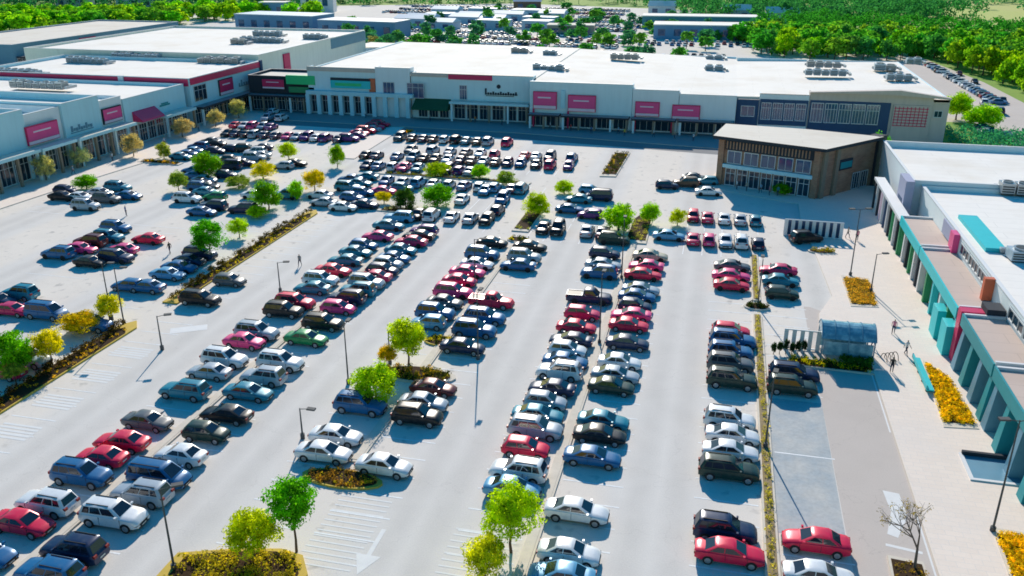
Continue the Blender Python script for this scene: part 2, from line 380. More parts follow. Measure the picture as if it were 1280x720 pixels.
# hatched access bays
for y in [44+.62*i for i in range(14)]: stripe(-26.2,y,-22.,y,.16,.0052)
for y in [42.5+.7*i for i in range(12)]: stripe(-16.3,y,-11.6,y,.16,.0052)
for i in range(5):
    y=47.4+i*5.44
    for k in range(5): stripe(-60.2,y+.3+k*.5,-56.2,y+.3+k*.5,.3,.0052)
def arrow(x,y,a,s=1.):
    ca,sa=math.cos(a),math.sin(a)
    T=lambda p:(x+s*(p[0]*ca-p[1]*sa),y+s*(p[0]*sa+p[1]*ca),.0054)
    mk.face([T(p) for p in ((-.16,-2.4),(.16,-2.4),(.16,.3),(-.16,.3))]); mk.face([T(p) for p in ((-.85,.3),(.85,.3),(0,2.2))])
arrow(-21.4,46.2,math.pi,1.1)
stripe(-54.,78.2,-57.4,76.2,1.5,.0056)
# zebra crossings towards the shops
mk.face([(15.0,62.6,.0058),(16.2,62.4,.0058),(16.3,59.4,.0058),(15.2,56.6,.0058),(14.5,56.9,.0058),(15.2,59.8,.0058)])
stripe(14.2,55.6,16.6,55.2,.3,.0058)
for i in range(8): stripe(-112.4+.8*i,121,-112.4+.8*i,126,.4,.0058)
stripe(17.0,10,17.0,60,.14); stripe(17.0,72,17.0,84,.14)
struct('faded_markings',mk,M['faded'])
# ---------------------------------------------------------------- medians
def median(name,x,y0,y1,w,gaps=()):
    mb=MB(); 
    cuts=[y0]+[v for g in gaps for v in g]+[y1]
    for a,b in zip(cuts[::2],cuts[1::2]):
        pts=[(x-w/2,a+.3),(x-w/2+.15,a),(x+w/2-.15,a),(x+w/2,a+.3),(x+w/2,b-.3),(x+w/2-.15,b),(x-w/2+.15,b),(x-w/2,b-.3)]
        mb.prism(pts,-.02,.14,0)
        mb.box(x-w/2+.18,x+w/2-.18,a+.3,b-.3,.14,.165,1)
    return struct(name,mb,[M['kerb'],M['dry'] if 'planted' in name else M['kerb']])
median('planted_median',6.2,34,117.5,1.05,[(96.2,100.4)])
median('median_kerb',-10.5,30,119,.95)
median('median_kerb',-27.,56.5,114,.95,[(66.5,73.5)])
median('median_kerb',-44.1,30,118,.9)
# ---------------------------------------------------------------- leaves
def leafquad(mb,p,n,s,rnd):
    n=n.normalized(); a=n.orthogonal().normalized(); b=n.cross(a); t=rnd.uniform(0,6.28)
    u=(a*math.cos(t)+b*math.sin(t))*s; v=(b*math.cos(t)-a*math.sin(t))*s*rnd.uniform(.55,.8)
    k=len(mb.v)
    mb.v.extend([tuple(p-u),tuple(p+v*.8),tuple(p+u),tuple(p-v*.8)]); mb.f.append((k,k+1,k+2,k+3)); mb.m.append(0)
def rdir(rnd):
    z=rnd.uniform(-1,1); t=rnd.uniform(0,6.2832); r=math.sqrt(1-z*z); return Vector((r*math.cos(t),r*math.sin(t),z))
def clump(mb,c,r,n,s,rnd,flat=.75):
    for _ in range(n):
        d=rdir(rnd); p=Vector(c)+Vector((d.x*r,d.y*r,d.z*r*flat))*(rnd.random()**.33)
        leafquad(mb,p,d+Vector((rnd.gauss(0,.5),rnd.gauss(0,.5),.5+rnd.gauss(0,.4))),s*rnd.uniform(.7,1.3),rnd)
def crown_mesh(name,seed,nclump,nleaf,leaf,spread=.78,cr=.34,low=-.75):
    rnd=random.Random(seed); mb=MB()
    for i in range(nclump):
        while True:
            d=rdir(rnd)
            if d.z>low: break
        r=rnd.uniform(.35,1.)**.6*spread
        lob=1+.16*math.sin(3*math.atan2(d.y,d.x)+seed)+.12*math.sin(5*d.z+seed*2)
        c=d*r*lob
        clump(mb,c,cr*rnd.uniform(.6,1.25),int(nleaf*rnd.uniform(.6,1.3)),leaf,rnd)
    return mb.mesh(name,[M['leaf']])
CROWN=[crown_mesh('crown',i,92,88,.050,.80,.31) for i in range(5)]
FARCROWN=[]
for i in range(5):
    me=crown_mesh('crown',20+i,26,20,.17,.75,.36); me.materials[0]=M['far_leaf']; FARCROWN.append(me)
def trunk_mesh(seed,far=False,mat='bark'):
    rnd=random.Random(seed); mb=MB(); n=5 if far else 7
    p=Vector((0,0,-.02)); r=.055
    for k in range(3):
        q=p+Vector((rnd.uniform(-.03,.03),rnd.uniform(-.03,.03),.22)); mb.tube(p,q,r,r*.8,n,0,False); p=q; r*=.8
    for k in range(5 if not far else 3):
        a=k*6.28/5+rnd.uniform(-.3,.3); l=rnd.uniform(.3,.45); z=p+Vector((0,0,-rnd.uniform(0,.12)))
        q=z+Vector((math.cos(a)*l*.6,math.sin(a)*l*.6,l)); mb.tube(z,q,r*.7,r*.25,5,0,False)
        q2=q+Vector((math.cos(a+.5)*.12,math.sin(a+.5)*.12,.16)); mb.tube(q,q2,r*.25,r*.08,4,0,False)
    return mb.mesh('trunk',[M[mat]],True,0)
TRUNK=[trunk_mesh(i) for i in range(3)]; FTRUNK=[trunk_mesh(9,True)]
LEAFC={'green':(.20,.52,.02),'lime':(.52,.74,.02),'yellowgreen':(.66,.76,.03),'yellow':(.80,.74,.02),'orange':(.80,.46,.02),'olive':(.42,.52,.10),'darkgreen':(.07,.20,.04),'tan':(.70,.64,.50),'pale':(.80,.84,.74)}
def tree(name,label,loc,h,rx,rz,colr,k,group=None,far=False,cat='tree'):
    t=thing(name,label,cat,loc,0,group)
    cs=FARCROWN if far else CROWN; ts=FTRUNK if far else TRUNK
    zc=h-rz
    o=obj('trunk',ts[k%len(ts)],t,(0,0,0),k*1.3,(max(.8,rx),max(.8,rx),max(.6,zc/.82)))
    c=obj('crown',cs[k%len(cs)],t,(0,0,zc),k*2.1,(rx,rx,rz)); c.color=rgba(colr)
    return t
# ---------------------------------------------------------------- vehicles
def lerp(a,b,t): return a+(b-a)*t
def interp(tab,x):
    for (x0,y0),(x1,y1) in zip(tab,tab[1:]):
        if x<=x1: 
            t=(x-x0)/(x1-x0) if x1>x0 else 0; t=t*t*(3-2*t)*.5+t*.5; return lerp(y0,y1,t)
    return tab[-1][1]
# x along the car (nose at +), all kinds: length, half width, belt-height table, roof points
KINDS={
 'sedan':dict(L=4.6,W=.90,belt=[(-2.3,.86),(-2.1,.97),(-1.35,1.0),(.85,.95),(1.6,.86),(2.15,.74),(2.3,.60)],gh=(-1.75,-.85,.25,1.2),roof=1.45,gb=.97),
 'hatchback':dict(L=4.1,W=.87,belt=[(-2.05,.80),(-1.95,1.0),(.75,.98),(1.4,.9),(1.9,.76),(2.05,.6)],gh=(-1.98,-1.5,.2,1.1),roof=1.52,gb=.99),
 'suv':dict(L=4.75,W=.95,belt=[(-2.37,.85),(-2.27,1.12),(.9,1.1),(1.7,1.04),(2.2,.92),(2.37,.65)],gh=(-2.27,-1.9,.3,1.15),roof=1.76,gb=1.11),
 'van':dict(L=4.95,W=.96,belt=[(-2.47,.85),(-2.4,1.15),(1.4,1.12),(1.95,.98),(2.35,.82),(2.47,.6)],gh=(-2.42,-2.2,.75,1.75),roof=1.95,gb=1.12),
 'pickup':dict(L=5.3,W=.96,belt=[(-2.65,.8),(-2.6,1.06),(1.15,1.08),(1.9,1.04),(2.5,.94),(2.65,.65)],gh=(-.75,-.55,.55,1.25),roof=1.80,gb=1.08),
}
def car_meshes(kind):
    K=KINDS[kind]; L=K['L']; W=K['W']; b=MB(); hl=L/2
    # lower body loft
    n=19; st=[-hl+L*i/(n-1) for i in range(n)]
    rings=[]
    for x in st:
        e=abs(x)/hl; taper=1-.14*max(0,(e-.72)/.28)**2
        if x>0: taper-=.05*max(0,(e-.6)/.4)
        wd=W*taper; zb=interp(K['belt'],x); lo=.24+.10*max(0,(e-.8)/.2)
        if abs(x)>hl-.001: xx=x*.985
        else: xx=x
        sec=[(wd*.80,lo),(wd*.95,lo+.07),(wd,lo+.26),(wd*.995,lerp(lo,zb,.62)),(wd*.95,zb-.07),(wd*.86,zb-.01),(wd*.45,zb+.02)]
        ring=[(xx,y,z) for y,z in sec]+[(xx,0,zb+.03)]+[(xx,-y,z) for y,z in reversed(sec)]
        rings.append(ring)
    base=len(b.v); m=len(rings[0])
    for r in rings: b.v.extend(r)
    for i in range(n-1):
        for j in range(m-1):
            a=base+i*m+j; b.f.append((a,a+m,a+m+1,a+1)); b.m.append(1 if j in (0,m-2) else 0)
        a=base+i*m; b.f.append((a+m-1,a+2*m-1,a+m,a)); b.m.append(1)
    b.f.append(tuple(base+i for i in range(m))); b.m.append(0)
    b.f.append(tuple(base+(n-1)*m+i for i in range(m-1,-1,-1))); b.m.append(0)
    # greenhouse
    xr0,xr1,xr2,xr3=K['gh']; zb=K['gb']; zr=K['roof']; wb=W*.90; wt=W*.72
    def ring(x0,x1,wy,z,c): # rounded rectangle
        return [(x1,wy-c,z),(x1-c,wy,z),(x0+c,wy,z),(x0,wy-c,z),(x0,-wy+c,z),(x0+c,-wy,z),(x1-c,-wy,z),(x1,-wy+c,z)]
    rr=[ring(xr0,xr3,wb,zb-.06,.12),ring(lerp(xr0,xr1,.9),lerp(xr3,xr2,.9),lerp(wb,wt,.9),lerp(zb,zr,.88),.14),ring(xr1+.10,xr2-.10,wt-.10,zr-.015,.14),ring(xr1+.45,xr2-.4,wt-.4,zr+.01,.1)]
    base=len(b.v)
    for r in rr: b.v.extend(r)
    for i in range(3):
        for j in range(8):
            a=base+i*8+j; c=base+i*8+(j+1)%8; b.f.append((a,c,c+8,a+8)); b.m.append(0)
    b.f.append(tuple(base+24+i for i in range(8))); b.m.append(0)
    # glazing quads set 8 mm proud of the greenhouse faces
    def P(sx,sy,t): # point on greenhouse wall at height t; sx along 0..1 rear->front, sy -1..1 across
        T=t*.9/.88
        x0=lerp(xr0,lerp(xr0,xr1,.9),t); x1=lerp(xr3,lerp(xr3,xr2,.9),t); y=lerp(wb,lerp(wb,wt,.9),t); z=lerp(zb-.06,lerp(zb,zr,.88),t)
        return x0,x1,y,z
    def quadx(front):
        q=[]
        for t,s in ((.16,-1),(.16,1),(.95,1),(.95,-1)):
            x0,x1,y,z=P(0,0,t); x=(x1+.009) if front else (x0-.009); q.append((x,s*(y-.15),z+.004))
        return q if front else q[::-1]
    ws=MB(); ws.face(quadx(True)); rw=MB(); rw.face(quadx(False))
    sides=[]
    for s in (1,-1):
        sw=MB(); x0,x1,y,z=P(0,0,.22); X0,X1,Y,Z=P(0,0,.93)
        lo0,lo1=x0+.22,x1-.24; hi0,hi1=X0+.16,X1-.16
        mids=[0,.47,1] if kind!='pickup' else [0,.45,1]
        if kind in('suv','van'): mids=[0,.24,.60,1]
        for a,c in zip(mids,mids[1:]):
            g=.035; q=[(lerp(lo0,lo1,a)+g,s*(y+.009),z),(lerp(lo0,lo1,c)-g,s*(y+.009),z),(lerp(hi0,hi1,c)-g,s*(Y+.009),Z),(lerp(hi0,hi1,a)+g,s*(Y+.009),Z)]
            sw.face(q if s<0 else q[::-1])
        sides.append(sw)
    # wheel arches, mirrors, grille, plates: body trim
    wx=(hl*.62,-hl*.60); wr=.36 if kind in('suv','pickup','van') else .32
    for x in wx:
        for s in (1,-1):
            pts=[(x+math.cos(t)*(wr+.06),s*(W*.995+.006),max(.22,wr+math.sin(t)*(wr+.06))) for t in [math.pi*i/10 for i in range(11)]]
            b.face(pts if s<0 else pts[::-1],1)
    for s in (1,-1):
        x=xr3-.28; b.box(x-.09,x+.06,*(sorted((s*W*.93,s*(W*.93+.2)))),zb+.02,zb+.15,0)
    zn=interp(K['belt'],hl)
    b.box(hl-.05,hl-.005,-.42,.42,.40,zn-.06,1); b.box(hl-.06,hl+.0,-.6,.6,.27,.36,1)
    b.box(-hl-.006,-hl+.02,-.25,.25,.55,.66,2); b.box(hl-.02,hl+.002,-.24,.24,.37,.44,2)
    # door seams
    for x in (lerp(xr0,xr3,.5),xr3-.05):
        for s in(1,-1): b.box(x-.012,x+.012,*(sorted((s*(W*.97),s*(W*.997+.004)))),.42,zb-.09,1)
    if kind=='pickup':
        b.box(-2.5,-.9,-.74,.74,1.085,1.10,1)
        for s in(1,-1): b.box(-2.55,-.85,*(sorted((s*.76,s*.86))),1.05,1.15,0)
        b.box(-2.6,-2.5,-.86,.86,1.03,1.15,0)
    if kind in('suv','van'):
        for s in(1,-1): b.box(xr1+.25,xr2-.2,*(sorted((s*(wt-.17),s*(wt-.13)))),zr,zr+.05,1)
    hls=[];tls=[]
    for s in(1,-1):
        h=MB(); z=zn-.02; 
        y0,y1=sorted((s*W*.48,s*W*.80)); h.hexa([(hl-.30,y0,z-.09),(hl-.015,y0,z-.12),(hl-.06,y1,z-.12),(hl-.30,y1,z-.09),(hl-.36,y0,z+.075),(hl-.09,y0,z+.01),(hl-.16,y1,z+.01),(hl-.36,y1,z+.06)] if s>0 else [(hl-.30,y0,z-.09),(hl-.06,y0,z-.12),(hl-.015,y1,z-.12),(hl-.30,y1,z-.09),(hl-.36,y0,z+.06),(hl-.16,y0,z+.01),(hl-.09,y1,z+.01),(hl-.36,y1,z+.075)]); hls.append(h)
        t=MB(); zt=interp(K['belt'],-hl+.1)-.06; y0,y1=sorted((s*W*.52,s*W*.84)); t.box(-hl-.012,-hl+.22,y0,y1,zt-.20,zt,0); tls.append(t)
    wh=MB(); 
    for r0,r1,y0,y1,mi in ((wr,wr,-.1,.1,0),):
        wh.tube((0,y0,0),(0,y1,0),wr,wr,18,0,True)
    for s in(1,-1):
        wh.tube((0,s*.1,0),(0,s*.108,0),wr*.66,wr*.62,16,1,True)
        for k in range(5):
            a=k*1.2566; wh.box(-.001,.001,-.001,.001,-.001,.001,1)
            c,sn=math.cos(a),math.sin(a); p=[(c*.05-sn*.04,s*.112,sn*.05+c*.04),(c*.05+sn*.04,s*.112,sn*.05-c*.04),(c*wr*.6+sn*.03,s*.112,sn*wr*.6-c*.03),(c*wr*.6-sn*.03,s*.112,sn*wr*.6+c*.03)]
            wh.face(p if s<0 else p[::-1],1)
    wpos=[(x,s*(W-.085),wr) for x in wx for s in(1,-1)]
    bm=[M['paint'],M['black_trim'],M['plate']]
    near=dict(body=b.mesh('body',bm,True,38),windscreen=ws.mesh('windscreen',[M['car_glass']]),rear_window=rw.mesh('rear_window',[M['car_glass']]),
        side=[s.mesh('side_window',[M['car_glass']]) for s in sides],wheel=wh.mesh('wheel',[M['tyre'],M['rim']],True,40),wpos=wpos,
        head=[h.mesh('headlight',[M['lamp_lens']]) for h in hls],tail=[t.mesh('tail_light',[M['tail_lens']]) for t in tls])
    # whole car as one mesh for cars too far to show parts
    f=MB(); f.v=list(b.v); f.f=list(b.f); f.m=list(b.m)
    def add(mb,mi,off=(0,0,0),remap=None):
        k=len(f.v); f.v.extend([(x+off[0],y+off[1],z+off[2]) for x,y,z in mb.v]); f.f.extend([tuple(i+k for i in q) for q in mb.f]); f.m.extend([mi if remap is None else remap[q] for q in mb.m])
    wl=MB(); [wl.tube((x,y-.1,z),(x,y+.1,z),wr,wr,10,0,True) for x,y,z in wpos]
    add(wl,4)
    for h in hls: add(h,5)
    for t in tls: add(t,6)
    mats=bm+[M['car_glass'],M['tyre'],M['lamp_lens'],M['tail_lens']]
    g=MB()
    for x in [ws,rw]+sides:
        k=len(g.v); g.v.extend(x.v); g.f.extend([tuple(i+k for i in q) for q in x.f]); g.m.extend(x.m)
    near['bodymid']=f.mesh('body',mats,True,38); near['glass']=g.mesh('window_band',[M['car_glass']])
    add(g,3); near['far']=f.mesh('car',mats,True,38)
    return near
CM={k:car_meshes(k) for k in KINDS}
PAINT={'red':(.80,.012,.07),'crimson':(.66,.012,.11),'pink':(.88,.06,.24),'blue':(.012,.14,.33),'skyblue':(.12,.38,.60),'navy':(.010,.028,.085),'teal':(.012,.24,.34),'black':(.010,.011,.014),'darkgreen':(.014,.045,.035),'green':(.01,.27,.08),'silver':(.42,.48,.54),'white':(.82,.83,.84),'beige':(.52,.46,.33),'maroon':(.14,.018,.02),'orange':(.6,.16,.02),'grey':(.13,.14,.15),'purple':(.16,.03,.2),'brown':(.12,.07,.045)}  # pink is crimson with reflected sky put into the paint colour
CWORD={'skyblue':'light blue','darkgreen':'dark green'}
rs_=random.Random(77)
def place_car(kind,colr,x,y,a,label,group,lod):
    nm={'pickup':'pickup_truck','van':'parked_van'}.get(kind,'parked_car'); cat={'pickup':'pickup truck','van':'van'}.get(kind,'car')
    m=CM[kind]; c=rgba(PAINT[colr])
    if lod==2:
        o=obj(nm,m['far'],None,(x,y,0),a); o.color=c; return tag(o,label,cat,group)
    t=thing(nm,label,cat,(x,y,0),a,group); t.scale=(rs_.uniform(.95,1.05),rs_.uniform(.97,1.02),rs_.uniform(.96,1.06))
    if lod==1:
        o=obj('body',m['bodymid'],t); o.color=c; obj('window_band',m['glass'],t); return t
    o=obj('body',m['body'],t); o.color=c
    obj('windscreen',m['windscreen'],t); obj('rear_window',m['rear_window'],t)
    for s in m['side']: obj('side_window',s,t)
    for p in m['wpos']: obj('wheel',m['wheel'],t,p)
    for s in m['head']: obj('headlight',s,t)
    for s in m['tail']: obj('tail_light',s,t)
    return t
KW={'s':'sedan','u':'suv','h':'hatchback','p':'pickup','v':'van'}
KWORD={'sedan':'sedan','suv':'SUV','hatchback':'hatchback','pickup':'pickup truck','van':'van'}
FILES=[(-47.1, 0, 'left file of the fourth double row', 'cars parked in the fourth double row', [(39.1, 'blue', 's'), (42.6, 'red', 's'), (45.1, 'white', 'u'), (48.9, 'blue', 'u'), (51.6, 'red', 's'), (54.0, 'red', 's'), (57.6, 'grey', 's'), (63.3, 'teal', 'u'), (67.4, 'silver', 's'), (70.2, 'white', 'u'), (74.5, 'pink', 's'), (76.9, 'silver', 'u'), (83.1, 'black', 'u'), (85.7, 'red', 'u'), (90.4, 'teal', 's'), (93.3, 'white', 'u'), (96.7, 'red', 's'), (100.8, 'teal', 's'), (104.1, 'teal', 's'), (107.2, 'blue', 'h'), (111.4, 'pink', 's'), (116.5, 'teal', 's'), (120.8, 'skyblue', 'u')]),
(-41.2, 0, 'right file of the fourth double row', 'cars parked in the fourth double row', [(38.4, 'blue', 'u'), (40.8, 'navy', 'u'), (44.9, 'white', 'u'), (47.8, 'silver', 'u'), (50.2, 'blue', 'v'), (53.3, 'white', 's'), (57.0, 'darkgreen', 'h'), (60.3, 'black', 's'), (64.5, 'teal', 's'), (67.6, 'silver', 'u'), (70.8, 'white', 'u'), (76.8, 'green', 's'), (80.9, 'black', 'u'), (85.4, 'pink', 'h'), (88.2, 'navy', 'u'), (91.0, 'teal', 'u'), (93.6, 'silver', 'u'), (96.0, 'crimson', 's'), (98.4, 'navy', 'h'), (100.8, 'silver', 'h'), (103.2, 'blue', 's'), (106.4, 'teal', 's'), (110.1, 'crimson', 's'), (112.9, 'black', 's'), (115.4, 'purple', 'h')]),
(-29.8, 0, 'left file of the third double row', 'cars parked in the third double row', [(56.5, 'white', 's'), (59.2, 'white', 's'), (64.6, 'blue', 'u'), (83.8, 'skyblue', 'h'), (86.5, 'blue', 'u'), (89.9, 'grey', 's'), (93.3, 'pink', 'u'), (97.1, 'crimson', 's'), (100.4, 'pink', 's'), (103.6, 'white', 's'), (107.2, 'blue', 'u'), (112.6, 'black', 's')]),
(-24.2, 0, 'right file of the third double row', 'cars parked in the third double row', [(55.8, 'white', 's'), (64.0, 'black', 'u'), (66.4, 'silver', 's'), (69.4, 'maroon', 's'), (78.7, 'navy', 's'), (83.0, 'blue', 'u'), (86.6, 'blue', 'u'), (91.3, 'red', 'p'), (104.3, 'blue', 's'), (107.6, 'silver', 'u'), (112.1, 'black', 's')]),
(-13.4, 0, 'left file of the central double row', 'cars parked in the central double row', [(55.1, 'skyblue', 's'), (57.6, 'white', 'u'), (61.1, 'red', 'h'), (64.3, 'silver', 'u'), (66.7, 'teal', 's'), (69.2, 'silver', 'h'), (72.0, 'navy', 's'), (75.4, 'white', 'u'), (78.0, 'blue', 's'), (80.6, 'white', 'h'), (83.1, 'navy', 's'), (86.5, 'red', 's'), (90.3, 'crimson', 'h'), (95.3, 'navy', 'p'), (103.9, 'blue', 'u'), (107.2, 'silver', 's'), (111.5, 'navy', 'h'), (117.7, 'darkgreen', 'u')]),
(-7.7, 0, 'right file of the central double row', 'cars parked in the central double row', [(46.2, 'skyblue', 's'), (48.7, 'white', 's'), (53.5, 'white', 's'), (61.1, 'blue', 's'), (64.7, 'black', 's'), (67.1, 'teal', 's'), (73.7, 'darkgreen', 's'), (76.1, 'silver', 's'), (79.0, 'white', 's'), (83.7, 'navy', 's'), (88.4, 'red', 's'), (91.4, 'pink', 's'), (94.0, 'navy', 'h'), (97.0, 'blue', 's'), (99.4, 'silver', 's'), (104.6, 'red', 's'), (108.1, 'pink', 's'), (112.2, 'beige', 's')]),
(3.2, 0, 'left file of the planted double row', 'cars parked in the planted double row', [(51.3, 'red', 's'), (53.7, 'navy', 'u'), (61.7, 'darkgreen', 'u'), (64.6, 'white', 's'), (67.3, 'white', 's'), (69.8, 'white', 'u'), (77.6, 'darkgreen', 'u'), (81.1, 'grey', 'u'), (84.1, 'blue', 'u'), (86.9, 'blue', 'u'), (89.5, 'red', 'h'), (103.5, 'red', 's'), (106.9, 'pink', 's'), (110.6, 'grey', 's')]),
(9.2, 0, 'right file of the planted double row', 'cars parked in the planted double row', [(50.3, 'white', 's'), (53.9, 'red', 's'), (77.6, 'darkgreen', 'u'), (80.5, 'navy', 'u'), (102.2, 'darkgreen', 'h'), (106.6, 'teal', 's'), (110.5, 'crimson', 's')]),
(-58.4, 0, 'bay right of the long hedge bed', 'cars beside the long hedge bed', [(84.0, 'black', 'u'), (90.4, 'grey', 'h')]),
(-67.3, 0, 'file left of the long hedge bed', 'cars beside the long hedge bed', [(86.0, 'blue', 's'), (90.6, 'skyblue', 's'), (93.2, 'blue', 's'), (95.8, 'navy', 's'), (98.4, 'navy', 'u')]),
(-66.6, 0, 'file left of the near hedge bed', 'cars beside the near hedge bed', [(62.7, 'crimson', 's'), (65.5, 'silver', 'u'), (74.6, 'blue', 'u')]),
]
rc=random.Random(11)
for fx,ang,desc,grp,cars in FILES:
    for i,(yy,colr,k) in enumerate(sorted(cars)):
        kind=KW[k]; lod=0 if yy<92 else 1
        a=ang+(math.pi if rc.random()<.3 else 0)+rc.gauss(0,.018)
        place_car(kind,colr,fx+rc.gauss(0,.14),yy,a,f"{CWORD.get(colr,colr)} {KWORD[kind]}, {ORD[i]} from the near end, {desc}",grp,lod)
